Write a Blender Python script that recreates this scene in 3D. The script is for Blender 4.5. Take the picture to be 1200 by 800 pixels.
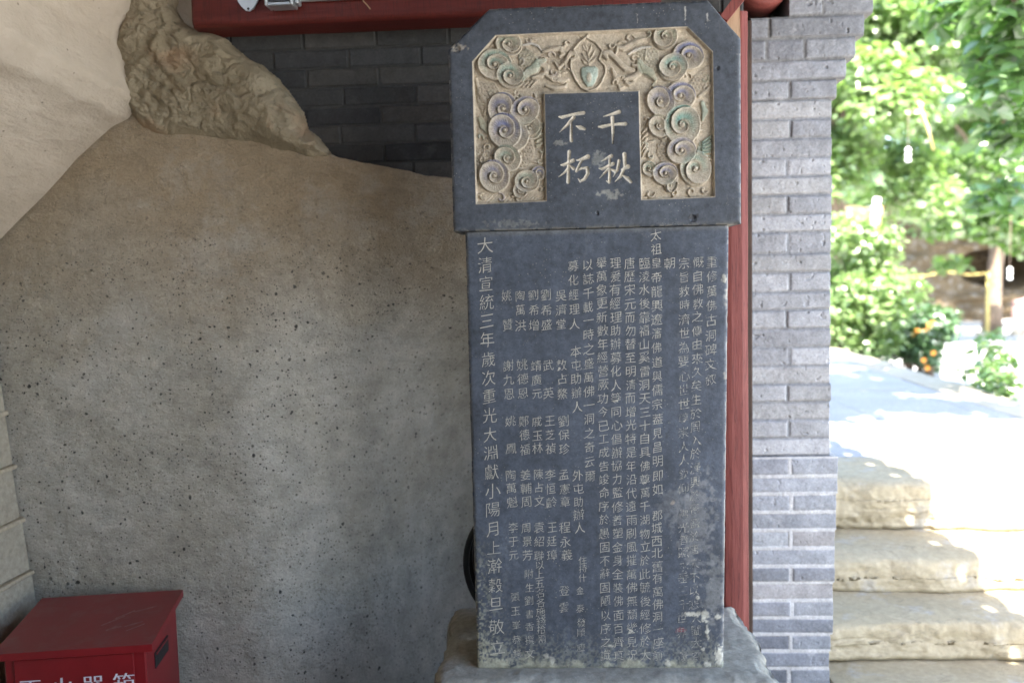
import bpy, math, random
import numpy as np
from math import radians as rad

for o in list(bpy.data.objects):
    bpy.data.objects.remove(o)
scene = bpy.context.scene
COL = scene.collection

# ------------------------------------------------------------------ camera
EYE = np.array([0.0, 0.0, 1.5])
FPX = 1000.0
YAW, PITCH, ROLL = rad(3.0), rad(4.46), rad(1.36)
_f0 = np.array([-math.sin(YAW), math.cos(YAW), 0.0])
_r0 = np.array([math.cos(YAW), math.sin(YAW), 0.0])
_u0 = np.array([0.0, 0.0, 1.0])
FWD = _f0*math.cos(PITCH) - _u0*math.sin(PITCH)
_up = _f0*math.sin(PITCH) + _u0*math.cos(PITCH)
RIGHT = _r0*math.cos(ROLL) - _up*math.sin(ROLL)
UP = _up*math.cos(ROLL) + _r0*math.sin(ROLL)

from mathutils import Matrix, Vector
cam_d = bpy.data.cameras.new("camera")
cam = bpy.data.objects.new("camera", cam_d)
COL.objects.link(cam)
m = Matrix.Identity(4)
for i in range(3):
    m[i][0], m[i][1], m[i][2], m[i][3] = RIGHT[i], UP[i], -FWD[i], EYE[i]
cam.matrix_world = m
cam_d.sensor_width = 36.0
cam_d.lens = 36.0*FPX/1200.0
cam_d.clip_start = 0.05
cam_d.clip_end = 2000.0
cam_d.dof.use_dof = True
cam_d.dof.focus_distance = 2.05
cam_d.dof.aperture_fstop = 2.0
scene.camera = cam

# ------------------------------------------------------------------ light
SUN_EL, SUN_AZ = rad(52.0), rad(180.0)      # azimuth from +Y towards +X: the sun stands behind the camera
world = bpy.data.worlds.new("World")
scene.world = world
world.use_nodes = True
wn = world.node_tree
sky = wn.nodes.new("ShaderNodeTexSky")
sky.sky_type = 'NISHITA'
sky.sun_disc = False
sky.sun_elevation = SUN_EL
sky.sun_rotation = SUN_AZ
sky.air_density, sky.dust_density, sky.ozone_density = 1.0, 1.5, 1.0
wn.links.new(sky.outputs[0], wn.nodes["Background"].inputs[0])
wn.nodes["Background"].inputs[1].default_value = 0.15

sun_d = bpy.data.lights.new("sun", 'SUN')
sun_d.energy = 5.0
sun_d.angle = rad(0.5)
sun_d.color = (1.0, 0.94, 0.85)
sun = bpy.data.objects.new("sun", sun_d)
COL.objects.link(sun)
to_sun = Vector((math.sin(SUN_AZ)*math.cos(SUN_EL), math.cos(SUN_AZ)*math.cos(SUN_EL), math.sin(SUN_EL)))
sun.rotation_euler = to_sun.to_track_quat('Z', 'Y').to_euler()

vs = scene.view_settings
vs.view_transform = 'Standard'
vs.look = 'None'
vs.exposure = 2.95
vs.gamma = 1.0
vs.use_curve_mapping = False
scene.render.engine = 'CYCLES'
scene.cycles.use_denoising = True
scene.cycles.max_bounces = 10
scene.cycles.diffuse_bounces = 6
scene.cycles.transmission_bounces = 6
scene.cycles.sample_clamp_indirect = 6.0

# ------------------------------------------------------------------ measuring helpers (pixel of the 1200x800 photo -> a point on a real plane)
def ray(x, y):
    return RIGHT*(x-600)/FPX - UP*(y-400)/FPX + FWD
def at_y(x, y, Y):
    d = ray(x, y); return EYE + d*(Y/d[1])
def at_z(x, y, Z):
    d = ray(x, y); return EYE + d*((Z-1.5)/d[2])
def project(P):
    d = P - EYE
    z = d @ FWD
    return 600 + FPX*(d @ RIGHT)/z, 400 - FPX*(d @ UP)/z

# ------------------------------------------------------------------ noise helpers
_perm = np.random.RandomState(7).rand(64, 64, 64).astype(np.float32)
def vnoise(x, y, z=0.0):
    x = np.asarray(x, float); y = np.asarray(y, float); z = np.zeros_like(x)+z
    xi, yi, zi = np.floor(x).astype(int), np.floor(y).astype(int), np.floor(z).astype(int)
    fx, fy, fz = x-xi, y-yi, z-zi
    fx, fy, fz = [t*t*(3-2*t) for t in (fx, fy, fz)]
    def g(a, b, c): return _perm[(xi+a) % 64, (yi+b) % 64, (zi+c) % 64]
    r0 = (g(0,0,0)*(1-fx)+g(1,0,0)*fx)*(1-fy) + (g(0,1,0)*(1-fx)+g(1,1,0)*fx)*fy
    r1 = (g(0,0,1)*(1-fx)+g(1,0,1)*fx)*(1-fy) + (g(0,1,1)*(1-fx)+g(1,1,1)*fx)*fy
    return r0*(1-fz)+r1*fz
def fbm(x, y, z=0.0, oct=4, rough=0.5):
    s, a, t = 0.0, 1.0, 0.0
    for i in range(oct):
        s = s + a*vnoise(np.asarray(x)*2**i+17.3*i, np.asarray(y)*2**i+5.1*i, np.asarray(z)*2**i+9.7*i)
        t += a; a *= rough
    return s/t            # 0..1, mean .5
def sstep(a, b, x):
    t = np.clip((x-a)/(b-a), 0, 1); return t*t*(3-2*t)
def poly_sd(px, py, poly):
    """signed distance to a polygon, negative inside (vectorised)"""
    poly = np.asarray(poly, float); n = len(poly)
    d = np.full(np.shape(px), 1e9); s = np.ones(np.shape(px))
    for i in range(n):
        ax, ay = poly[i]; bx, by = poly[i-1]
        ex, ey = bx-ax, by-ay
        wx, wy = px-ax, py-ay
        t = np.clip((wx*ex+wy*ey)/(ex*ex+ey*ey+1e-12), 0, 1)
        dx, dy = wx-ex*t, wy-ey*t
        d = np.minimum(d, dx*dx+dy*dy)
        c1, c2, c3 = py >= ay, py < by, ex*wy > ey*wx
        flip = (c1 & c2 & c3) | (~c1 & ~c2 & ~c3)
        s = np.where(flip, -s, s)
    return s*np.sqrt(d)
def line_d(px, py, pts, ws):
    """signed 'inside-ness' of a tapering stroke: returns (min over segments of dist/width, local width)"""
    best = np.full(np.shape(px), 1e9)
    for i in range(len(pts)-1):
        ax, ay = pts[i]; bx, by = pts[i+1]
        ex, ey = bx-ax, by-ay
        t = np.clip(((px-ax)*ex+(py-ay)*ey)/(ex*ex+ey*ey+1e-9), 0, 1)
        w = np.maximum(ws[i]+(ws[i+1]-ws[i])*t, 1e-3)
        best = np.minimum(best, np.hypot(px-ax-ex*t, py-ay-ey*t)/w)
    return best

# ------------------------------------------------------------------ materials
def rgb(c): return (c[0], c[1], c[2], 1.0)
class NT:
    def __init__(s, name):
        s.m = bpy.data.materials.new(name); s.m.use_nodes = True
        s.t = s.m.node_tree; s.p = s.t.nodes["Principled BSDF"]
        s.p.inputs["Specular IOR Level"].default_value = 0.35
        s.co = s.t.nodes.new("ShaderNodeTexCoord")
    def n(s, typ, **k):
        nd = s.t.nodes.new("ShaderNode"+typ)
        for a, b in k.items(): setattr(nd, a, b)
        return nd
    def l(s, a, b): s.t.links.new(a, b)
    def vec(s, scale=(1,1,1)):
        mp = s.n("Mapping"); s.l(s.co.outputs["Object"], mp.inputs[0]); mp.inputs["Scale"].default_value = scale
        return mp.outputs[0]
    def noise(s, sc, detail=4, rough=0.55, scale=(1,1,1), dist=0.0):
        nd = s.n("TexNoise"); s.l(s.vec(scale), nd.inputs["Vector"])
        nd.inputs["Scale"].default_value = sc; nd.inputs["Detail"].default_value = detail
        nd.inputs["Roughness"].default_value = rough; nd.inputs["Distortion"].default_value = dist
        return nd.outputs[0]
    def voro(s, sc, scale=(1,1,1), feature='F1', out=0, rand=1.0):
        nd = s.n("TexVoronoi", feature=feature); s.l(s.vec(scale), nd.inputs["Vector"])
        nd.inputs["Scale"].default_value = sc; nd.inputs["Randomness"].default_value = rand
        return nd.outputs[out]
    def ramp(s, inp, stops):
        nd = s.n("ValToRGB"); s.l(inp, nd.inputs[0]); e = nd.color_ramp.elements
        while len(e) < len(stops): e.new(0.5)
        for el, (p, c) in zip(e, stops):
            el.position = p; el.color = rgb(c) if isinstance(c, tuple) else (c, c, c, 1)
        return nd.outputs[0]
    def mix(s, f, a, b, mode='MIX'):
        nd = s.n("Mix", data_type='RGBA', blend_type=mode)
        for v, i in ((f, 0), (a, 6), (b, 7)):
            if isinstance(v, (float, int)): nd.inputs[i].default_value = v
            elif isinstance(v, tuple): nd.inputs[i].default_value = rgb(v)
            else: s.l(v, nd.inputs[i])
        return nd.outputs[2]
    def math(s, op, a, b=0.0):
        nd = s.n("Math", operation=op)
        for v, i in ((a, 0), (b, 1)):
            if isinstance(v, (float, int)): nd.inputs[i].default_value = v
            else: s.l(v, nd.inputs[i])
        return nd.outputs[0]
    def attr(s, name, out=0):
        nd = s.n("Attribute"); nd.attribute_name = name; return nd.outputs[out]
    def sep(s, which):
        nd = s.n("SeparateXYZ"); s.l(s.co.outputs["Object"], nd.inputs[0]); return nd.outputs[which]
    def bump(s, h, strength=0.5, dist=0.01, prev=None):
        nd = s.n("Bump"); s.l(h, nd.inputs["Height"])
        nd.inputs["Strength"].default_value = strength; nd.inputs["Distance"].default_value = dist
        if prev is not None: s.l(prev, nd.inputs["Normal"])
        return nd.outputs[0]
    def done(s, col, rough=0.8, normal=None, metal=0.0, spec=None):
        if isinstance(col, tuple): s.p.inputs["Base Color"].default_value = rgb(col)
        else: s.l(col, s.p.inputs["Base Color"])
        if isinstance(rough, (float, int)): s.p.inputs["Roughness"].default_value = rough
        else: s.l(rough, s.p.inputs["Roughness"])
        s.p.inputs["Metallic"].default_value = metal
        if spec is not None: s.p.inputs["Specular IOR Level"].default_value = spec
        if normal is not None: s.l(normal, s.p.inputs["Normal"])
        return s.m

def mat_simple(name, a, b, scale=20, rough=0.7, bump=0.2, bdist=0.003, metal=0.0):
    k = NT(name)
    c = k.mix(k.ramp(k.noise(scale, 6), [(0.3, 0.0), (0.7, 1.0)]), a, b)
    return k.done(c, rough, k.bump(k.noise(scale*4, 5), bump, bdist), metal)

def M_stone():
    k = NT("carved_slate")
    base = k.attr("Col")
    n1 = k.ramp(k.noise(9, 7, 0.65), [(0.3, 0.72), (0.7, 1.3)])
    n2 = k.ramp(k.noise(70, 6, 0.75), [(0.3, 0.6), (0.7, 1.4)])
    c = k.mix(1.0, k.mix(1.0, base, n1, 'MULTIPLY'), n2, 'MULTIPLY')
    sc = k.ramp(k.noise(34, 8, 0.75, (1, 1, 0.35), 0.8), [(0.60, 0.0), (0.68, 1.0)])
    c = k.mix(k.math('MULTIPLY', sc, 0.22), c, (0.19, 0.185, 0.17))
    sp = k.ramp(k.voro(120), [(0.10, 1.0), (0.17, 0.0)])
    spm = k.math('MULTIPLY', sp, k.ramp(k.noise(14, 4), [(0.45, 0.0), (0.62, 1.0)]))
    c = k.mix(k.math('MULTIPLY', spm, 0.75), c, (0.26, 0.25, 0.21))
    dk = k.ramp(k.voro(65), [(0.06, 1.0), (0.14, 0.0)])
    c = k.mix(k.math('MULTIPLY', dk, 0.5), c, (0.02, 0.022, 0.025))
    nb = k.bump(k.noise(160, 6, 0.7), 0.35, 0.002, k.bump(k.noise(25, 5), 0.25, 0.004))
    return k.done(c, k.ramp(k.noise(30, 4), [(0.3, 0.5), (0.7, 0.75)]), nb, spec=0.4)

def M_relief():
    k = NT("weathered_relief")
    base = k.attr("Col")
    n2 = k.ramp(k.noise(120, 6, 0.7), [(0.28, 0.68), (0.72, 1.25)])
    c = k.mix(1.0, base, n2, 'MULTIPLY')
    n1 = k.ramp(k.noise(22, 5), [(0.3, 0.8), (0.7, 1.15)])
    c = k.mix(1.0, c, n1, 'MULTIPLY')
    return k.done(c, 0.85, k.bump(k.noise(200, 6, 0.7), 0.9, 0.003, k.bump(k.noise(70, 5, 0.65), 0.5, 0.004)))

def M_letter():
    k = NT("chalky_lettering")
    w = k.attr("wear", 2)
    nz = k.noise(110, 6, 0.75)
    v = k.math('ADD', nz, w)
    f = k.ramp(v, [(0.54, 0.0), (0.70, 1.0)])
    c = k.mix(f, (0.43, 0.405, 0.345), (0.075, 0.083, 0.098))
    return k.done(c, 0.85, k.bump(k.noise(300, 4), 0.4, 0.001))

def M_cement():
    k = NT("cement_render")
    big = k.noise(2.2, 5, 0.6)
    c = k.mix(k.ramp(big, [(0.35, 0.0), (0.65, 1.0)]), (0.39, 0.36, 0.30), (0.485, 0.46, 0.405))
    med = k.ramp(k.noise(14, 6, 0.65), [(0.3, 0.8), (0.7, 1.15)])
    c = k.mix(1.0, c, med, 'MULTIPLY')
    # damp brown band under the rock and bricks
    z = k.sep(2)
    zz = k.math('ADD', z, k.math('MULTIPLY', k.noise(3.5, 5, 0.6), 0.55))
    damp = k.ramp(k.math('SUBTRACT', zz, 1.55), [(0.0, 0.0), (0.5, 1.0)])
    c = k.mix(k.math('MULTIPLY', damp, 0.85), c, (0.33, 0.245, 0.15))
    # dark grit holes
    warpn = k.n("TexNoise"); k.l(k.co.outputs["Object"], warpn.inputs["Vector"]); warpn.inputs["Scale"].default_value = 60
    wm = k.n("Mix", data_type='VECTOR'); wm.inputs[0].default_value = 0.012
    k.l(k.co.outputs["Object"], wm.inputs[4]); k.l(warpn.outputs[1], wm.inputs[5])
    def specks(sc, lo, hi, m0, m1, ms):
        v = k.n("TexVoronoi"); v.inputs["Scale"].default_value = sc; k.l(wm.outputs[1], v.inputs["Vector"])
        sp = k.n("SeparateColor"); k.l(v.outputs[1], sp.inputs[0])
        size = k.math('MULTIPLY', k.math('POWER', sp.outputs[0], 1.6), hi)
        hole = k.math('LESS_THAN', v.outputs[0], size)
        return k.math('MULTIPLY', hole, k.ramp(k.noise(ms, 3), [(m0, 0.0), (m1, 1.0)]))
    fade = k.ramp(k.math('DIVIDE', k.math('ADD', z, k.math('MULTIPLY', k.noise(4, 3), 0.3)), 2.0), [(0.80, 1.0), (0.98, 0.06)])
    g1 = k.math('MULTIPLY', specks(36, 0, 0.19, 0.33, 0.50, 4), fade)
    g2 = k.math('MULTIPLY', specks(70, 0, 0.26, 0.32, 0.50, 6), fade)
    g3 = k.math('MULTIPLY', specks(140, 0, 0.30, 0.34, 0.52, 5), fade)
    g = k.math('MAXIMUM', k.math('MAXIMUM', g1, g2), g3)
    c = k.mix(1.0, c, k.ramp(k.noise(150, 5, 0.7), [(0.3, 0.84), (0.7, 1.14)]), 'MULTIPLY')
    rub = k.ramp(k.noise(3.3, 7, 0.7), [(0.52, 0.0), (0.66, 1.0)])
    c = k.mix(k.math('MULTIPLY', rub, 0.35), c, (0.55, 0.535, 0.495))
    c = k.mix(k.math('MULTIPLY', g, 0.9), c, (0.03, 0.03, 0.03))
    tr = k.ramp(k.noise(6, 6, 0.7, (1.5, 1, 4), 0.8), [(0.38, 0.92), (0.62, 1.06)])
    c = k.mix(1.0, c, tr, 'MULTIPLY')
    ck = k.ramp(k.noise(3.6, 6, 0.62, (1, 1, 1.3), 0.5), [(0.4975, 0.0), (0.5, 1.0), (0.5025, 0.0)])
    ckm = k.ramp(k.noise(2.2, 3), [(0.50, 0.0), (0.58, 1.0)])
    c = k.mix(k.math('MULTIPLY', k.math('MULTIPLY', ck, ckm), 0.55), c, (0.10, 0.085, 0.065))
    st = k.ramp(k.noise(9, 6, 0.7, (1.4, 1, 0.35)), [(0.60, 0.0), (0.72, 1.0)])
    c = k.mix(k.math('MULTIPLY', st, 0.30), c, (0.17, 0.135, 0.09))
    wv = k.ramp(k.noise(26, 6, 0.7, (1, 1, 0.5)), [(0.70, 0.0), (0.76, 1.0)])
    c = k.mix(k.math('MULTIPLY', wv, 0.4), c, (0.55, 0.54, 0.51))
    nb = k.bump(k.noise(44, 5, 0.6, (0.7, 1, 1.15), 0.2), 0.7, 0.010, k.bump(k.noise(9, 4), 0.4, 0.02))
    nb = k.bump(g, -0.6, 0.006, nb)
    nb = k.bump(k.noise(190, 4, 0.6), 0.8, 0.004, nb)
    return k.done(c, 0.9, nb, spec=0.2)

def M_cream():
    k = NT("cream_plaster")
    c = k.mix(k.ramp(k.noise(3.5, 6, 0.65), [(0.3, 0.0), (0.7, 1.0)]), (0.42, 0.352, 0.272), (0.535, 0.46, 0.37))
    st = k.ramp(k.noise(11, 7, 0.7, (1, 0.6, 0.5)), [(0.55, 0.0), (0.75, 1.0)])
    c = k.mix(k.math('MULTIPLY', st, 0.45), c, (0.42, 0.34, 0.25))
    sp = k.ramp(k.voro(28), [(0.06, 1.0), (0.11, 0.0)])
    sp = k.math('MULTIPLY', sp, k.ramp(k.noise(4, 3), [(0.5, 0.0), (0.6, 1.0)]))
    c = k.mix(k.math('MULTIPLY', sp, 0.7), c, (0.12, 0.10, 0.08))
    nb = k.bump(k.noise(60, 6, 0.65), 0.6, 0.006, k.bump(k.noise(10, 5, 0.6, (1, .5, 1)), 0.6, 0.03))
    return k.done(c, 0.9, nb, spec=0.2)

def M_rock():
    k = NT("cave_rock")
    c = k.mix(k.ramp(k.noise(5, 7, 0.7), [(0.35, 0.0), (0.65, 1.0)]), (0.28, 0.225, 0.145), (0.41, 0.345, 0.24))
    c = k.mix(k.math('MULTIPLY', k.ramp(k.noise(3.1, 3), [(0.55, 0.0), (0.66, 1.0)]), 0.6), c, (0.50, 0.29, 0.17))
    c = k.mix(k.math('MULTIPLY', k.ramp(k.noise(40, 8, 0.75), [(0.55, 0.0), (0.7, 1.0)]), 0.6), c, (0.10, 0.075, 0.045))
    c = k.mix(k.math('MULTIPLY', k.ramp(k.noise(28, 8, 0.8), [(0.64, 0.0), (0.72, 1.0)]), 0.7), c, (0.5, 0.45, 0.37))
    nb = k.bump(k.noise(70, 8, 0.7), 0.8, 0.006, k.bump(k.noise(16, 6, 0.65, dist=1.0), 0.9, 0.03))
    return k.done(c, 0.95, nb, spec=0.15)

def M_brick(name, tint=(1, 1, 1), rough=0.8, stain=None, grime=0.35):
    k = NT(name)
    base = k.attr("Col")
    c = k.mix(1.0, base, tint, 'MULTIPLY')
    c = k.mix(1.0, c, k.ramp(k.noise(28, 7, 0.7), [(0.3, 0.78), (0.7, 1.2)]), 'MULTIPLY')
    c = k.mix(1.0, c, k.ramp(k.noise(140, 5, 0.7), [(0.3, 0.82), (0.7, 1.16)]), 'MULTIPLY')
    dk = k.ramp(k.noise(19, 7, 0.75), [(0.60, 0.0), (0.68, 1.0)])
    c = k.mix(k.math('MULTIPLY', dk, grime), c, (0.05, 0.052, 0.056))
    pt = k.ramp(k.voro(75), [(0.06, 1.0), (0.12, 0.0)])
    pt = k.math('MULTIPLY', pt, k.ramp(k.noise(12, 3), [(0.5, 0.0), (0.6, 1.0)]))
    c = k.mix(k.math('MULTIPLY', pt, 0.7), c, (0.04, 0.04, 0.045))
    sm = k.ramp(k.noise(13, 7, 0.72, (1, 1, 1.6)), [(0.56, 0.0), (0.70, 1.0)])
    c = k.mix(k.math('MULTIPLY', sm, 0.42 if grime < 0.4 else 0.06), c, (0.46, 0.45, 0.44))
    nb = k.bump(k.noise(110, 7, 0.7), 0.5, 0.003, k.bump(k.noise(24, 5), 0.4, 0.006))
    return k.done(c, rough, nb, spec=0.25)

def M_red(name, a, b, chip=(0.35, 0.22, 0.15), scale=(6, 6, 0.6), rough=0.6):
    k = NT(name)
    c = k.mix(k.ramp(k.noise(12, 6, 0.65, scale), [(0.3, 0.0), (0.7, 1.0)]), a, b)
    cp = k.ramp(k.noise(45, 7, 0.75, (1, 1, 0.3)), [(0.66, 0.0), (0.72, 1.0)])
    c = k.mix(k.math('MULTIPLY', cp, 0.6), c, chip)
    cr = k.ramp(k.noise(7, 5, 0.6, (10, 10, 0.35)), [(0.475, 0.0), (0.5, 1.0), (0.525, 0.0)])
    c = k.mix(k.math('MULTIPLY', cr, 0.5), c, (0.03, 0.008, 0.006))
    nb = k.bump(k.noise(30, 6, 0.6, scale), 0.35, 0.004)
    return k.done(c, rough, nb)

def M_leaf(name, c0, c1, trans=0.5):
    k = NT(name)
    t = k.t
    f = k.attr("leaf", 2)
    col = k.mix(f, c0, c1)
    d = k.n("BsdfDiffuse"); k.l(col, d.inputs[0])
    tr = k.n("BsdfTranslucent")
    ycol = k.mix(1.0, col, (1.05, 1.2, 0.6), 'MULTIPLY'); k.l(ycol, tr.inputs[0])
    m1 = k.n("MixShader"); m1.inputs[0].default_value = trans
    k.l(d.outputs[0], m1.inputs[1]); k.l(tr.outputs[0], m1.inputs[2])
    g = k.n("BsdfGlossy"); g.inputs["Roughness"].default_value = 0.38; g.inputs[0].default_value = (1, 1, 1, 1)
    m2 = k.n("MixShader"); m2.inputs[0].default_value = 0.10
    k.l(m1.outputs[0], m2.inputs[1]); k.l(g.outputs[0], m2.inputs[2])
    t.links.new(m2.outputs[0], t.nodes["Material Output"].inputs[0])
    return k.m

MAT = dict(
    stone=M_stone(), relief=M_relief(), letter=M_letter(), cement=M_cement(), cream=M_cream(), rock=M_rock(),
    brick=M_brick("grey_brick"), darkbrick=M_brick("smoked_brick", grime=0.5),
    post=M_red("red_post_paint", (0.15, 0.031, 0.024), (0.215, 0.056, 0.044)),
    beam=M_red("red_beam_paint", (0.085, 0.012, 0.009), (0.13, 0.019, 0.014), (0.2, 0.12, 0.09), (0.6, 6, 6), 0.55),
    rawwood=M_red("bare_timber", (0.30, 0.19, 0.11), (0.42, 0.28, 0.17), (0.2, 0.12, 0.07)),
    darkwood=mat_simple("dark_timber", (0.030, 0.016, 0.010), (0.07, 0.04, 0.025), 12),
    boxred=None,
    metal=mat_simple("grey_metal", (0.42, 0.43, 0.44), (0.55, 0.56, 0.57), 15, 0.4, 0.1, metal=0.7),
    black=mat_simple("black_rubber", (0.012, 0.012, 0.013), (0.025, 0.025, 0.026), 30, 0.5),
    glass=mat_simple("lamp_glass", (0.02, 0.02, 0.02), (0.04, 0.04, 0.04), 30, 0.15, 0.02),
    white=mat_simple("white_paint", (0.72, 0.71, 0.68), (0.8, 0.79, 0.77), 18, 0.7),
    boxwhite=mat_simple("white_stencil", (0.62, 0.60, 0.66), (0.75, 0.73, 0.78), 60, 0.6),
    bark=mat_simple("tree_bark", (0.12, 0.085, 0.06), (0.22, 0.165, 0.12), 14, 0.9, 0.8, 0.02),
    stem=mat_simple("green_stem", (0.10, 0.14, 0.05), (0.16, 0.2, 0.08), 20, 0.8),
    rope=mat_simple("yellow_rope", (0.45, 0.36, 0.12), (0.55, 0.45, 0.18), 40, 0.8),
    orange=mat_simple("orange_petals", (0.7, 0.25, 0.03), (0.8, 0.35, 0.06), 30, 0.7),
    bin=mat_simple("faded_pink_paint", (0.42, 0.25, 0.23), (0.5, 0.32, 0.29), 8, 0.7),
    tile=mat_simple("grey_roof_tile", (0.10, 0.105, 0.115), (0.16, 0.165, 0.17), 12, 0.85, 0.5),
)
def _boxred():
    k = NT("red_enamel")
    c = k.mix(k.ramp(k.noise(6, 5, 0.6), [(0.35, 0.0), (0.65, 1.0)]), (0.19, 0.009, 0.012), (0.24, 0.012, 0.016))
    dust = k.ramp(k.noise(20, 7, 0.7), [(0.5, 0.0), (0.75, 1.0)])
    geo = k.n("NewGeometry"); sx = k.n("SeparateXYZ"); k.l(geo.outputs["Normal"], sx.inputs[0])
    upf = k.ramp(sx.outputs[2], [(0.5, 0.0), (0.95, 1.0)])
    c = k.mix(k.math('MULTIPLY', k.math('ADD', k.math('MULTIPLY', dust, 0.3), 0.18), upf), c, (0.20, 0.13, 0.12))
    return k.done(c, 0.38, k.bump(k.noise(40, 4), 0.08, 0.002), spec=0.4)
MAT['boxred'] = _boxred()
def M_concrete(name, a, b, grit=0.5):
    k = NT(name)
    c = k.mix(k.ramp(k.noise(4, 6, 0.65), [(0.3, 0.0), (0.7, 1.0)]), a, b)
    c = k.mix(1.0, c, k.ramp(k.noise(60, 6, 0.7), [(0.3, 0.75), (0.7, 1.2)]), 'MULTIPLY')
    sp = k.ramp(k.voro(90), [(0.08, 1.0), (0.16, 0.0)])
    sp = k.math('MULTIPLY', sp, k.ramp(k.noise(10, 3), [(0.45, 0.0), (0.6, 1.0)]))
    c = k.mix(k.math('MULTIPLY', sp, grit), c, (0.5, 0.49, 0.46))
    nb = k.bump(k.noise(90, 7, 0.7), 0.6, 0.004, k.bump(k.noise(14, 5), 0.5, 0.012))
    return k.done(c, 0.92, nb, spec=0.2)
MAT['plinth'] = M_concrete("rough_concrete", (0.27, 0.25, 0.205), (0.36, 0.345, 0.30))
MAT['pave'] = M_concrete("pale_paving", (0.31, 0.308, 0.305), (0.37, 0.367, 0.36), 0.3)
MAT['floor'] = M_concrete("dusty_floor", (0.085, 0.078, 0.066), (0.13, 0.12, 0.10))
MAT['yard'] = M_concrete("yard_concrete", (0.44, 0.43, 0.41), (0.52, 0.51, 0.49), 0.3)
def M_sand(name, a, b):
    k = NT(name)
    c = k.mix(k.ramp(k.noise(3.2, 6, 0.65, (1, 1, 2.5)), [(0.3, 0.0), (0.7, 1.0)]), a, b)
    gr = k.ramp(k.noise(6, 6, 0.7), [(0.55, 0.0), (0.66, 1.0)])
    c = k.mix(k.math('MULTIPLY', gr, 0.55), c, (0.39, 0.385, 0.37))
    c = k.mix(1.0, c, k.ramp(k.noise(45, 7, 0.7), [(0.3, 0.8), (0.7, 1.15)]), 'MULTIPLY')
    ck = k.ramp(k.noise(5, 4, 0.6, (0.6, 1, 1.4), 0.6), [(0.494, 0.0), (0.5, 1.0), (0.506, 0.0)])
    c = k.mix(k.math('MULTIPLY', ck, 0.55), c, (0.20, 0.17, 0.12))
    nb = k.bump(k.noise(60, 8, 0.7), 0.5, 0.005, k.bump(k.noise(11, 5), 0.4, 0.015))
    return k.done(c, 0.92, nb, spec=0.15)
MAT['sand'] = M_sand("worn_sandstone", (0.33, 0.28, 0.185), (0.42, 0.365, 0.26))
MAT['kerb'] = M_sand("sandstone_kerb", (0.36, 0.31, 0.23), (0.44, 0.40, 0.31))
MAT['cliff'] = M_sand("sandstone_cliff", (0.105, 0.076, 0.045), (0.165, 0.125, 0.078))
MAT['block'] = M_concrete("cut_stone", (0.35, 0.305, 0.235), (0.43, 0.385, 0.305), 0.25)
MAT['mortar'] = M_concrete("lime_mortar", (0.62, 0.60, 0.60), (0.70, 0.69, 0.69), 0.2)
MAT['greymortar'] = M_concrete("grey_mortar", (0.20, 0.195, 0.195), (0.27, 0.265, 0.26), 0.2)
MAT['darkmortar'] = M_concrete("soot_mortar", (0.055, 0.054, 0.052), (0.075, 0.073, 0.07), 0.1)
MAT['tanmortar'] = M_concrete("tan_mortar", (0.42, 0.35, 0.25), (0.5, 0.43, 0.33), 0.2)
MAT['leaf_near'] = M_leaf("broad_leaf", (0.07, 0.15, 0.035), (0.15, 0.25, 0.075))
MAT['leaf_mid'] = M_leaf("tree_leaf", (0.09, 0.175, 0.045), (0.19, 0.29, 0.10))
MAT['leaf_bright'] = M_leaf("yellow_green_leaf", (0.135, 0.225, 0.065), (0.27, 0.36, 0.15))
MAT['leaf_bush'] = M_leaf("blue_green_leaf", (0.05, 0.11, 0.045), (0.10, 0.18, 0.07), 0.35)

# ------------------------------------------------------------------ object helpers
def link(name, mesh, mats, parent=None):
    o = bpy.data.objects.new(name, mesh)
    COL.objects.link(o)
    for mm in (mats if isinstance(mats, (list, tuple)) else [mats]):
        mesh.materials.append(mm)
    if parent is not None:
        o.parent = parent
    return o
def mk(name, verts, faces, mat, parent=None, smooth=False, col=None, mid=None):
    me = bpy.data.meshes.new(name)
    me.from_pydata([tuple(v) for v in verts], [], faces)
    if smooth:
        me.polygons.foreach_set("use_smooth", np.ones(len(me.polygons), bool))
    if mid is not None:
        me.polygons.foreach_set("material_index", np.asarray(mid, np.int32))
    if col is not None:
        a = me.attributes.new("Col", 'FLOAT_COLOR', 'POINT')
        c = np.ones((len(verts), 4), np.float32); c[:, :3] = col
        a.data.foreach_set("color", c.ravel())
    me.update()
    return link(name, me, mat, parent)
def thing(name, label, cat, loc=(0, 0, 0), group=None):
    o = bpy.data.objects.new(name, None); COL.objects.link(o)
    o.location = loc; o.empty_display_size = 0.1
    return tag(o, label, cat, group)
def tag(o, label, cat, group=None):
    o["label"] = label; o["category"] = cat
    if group: o["group"] = group
    return o
def structure(o): o["kind"] = "structure"; return o

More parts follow.
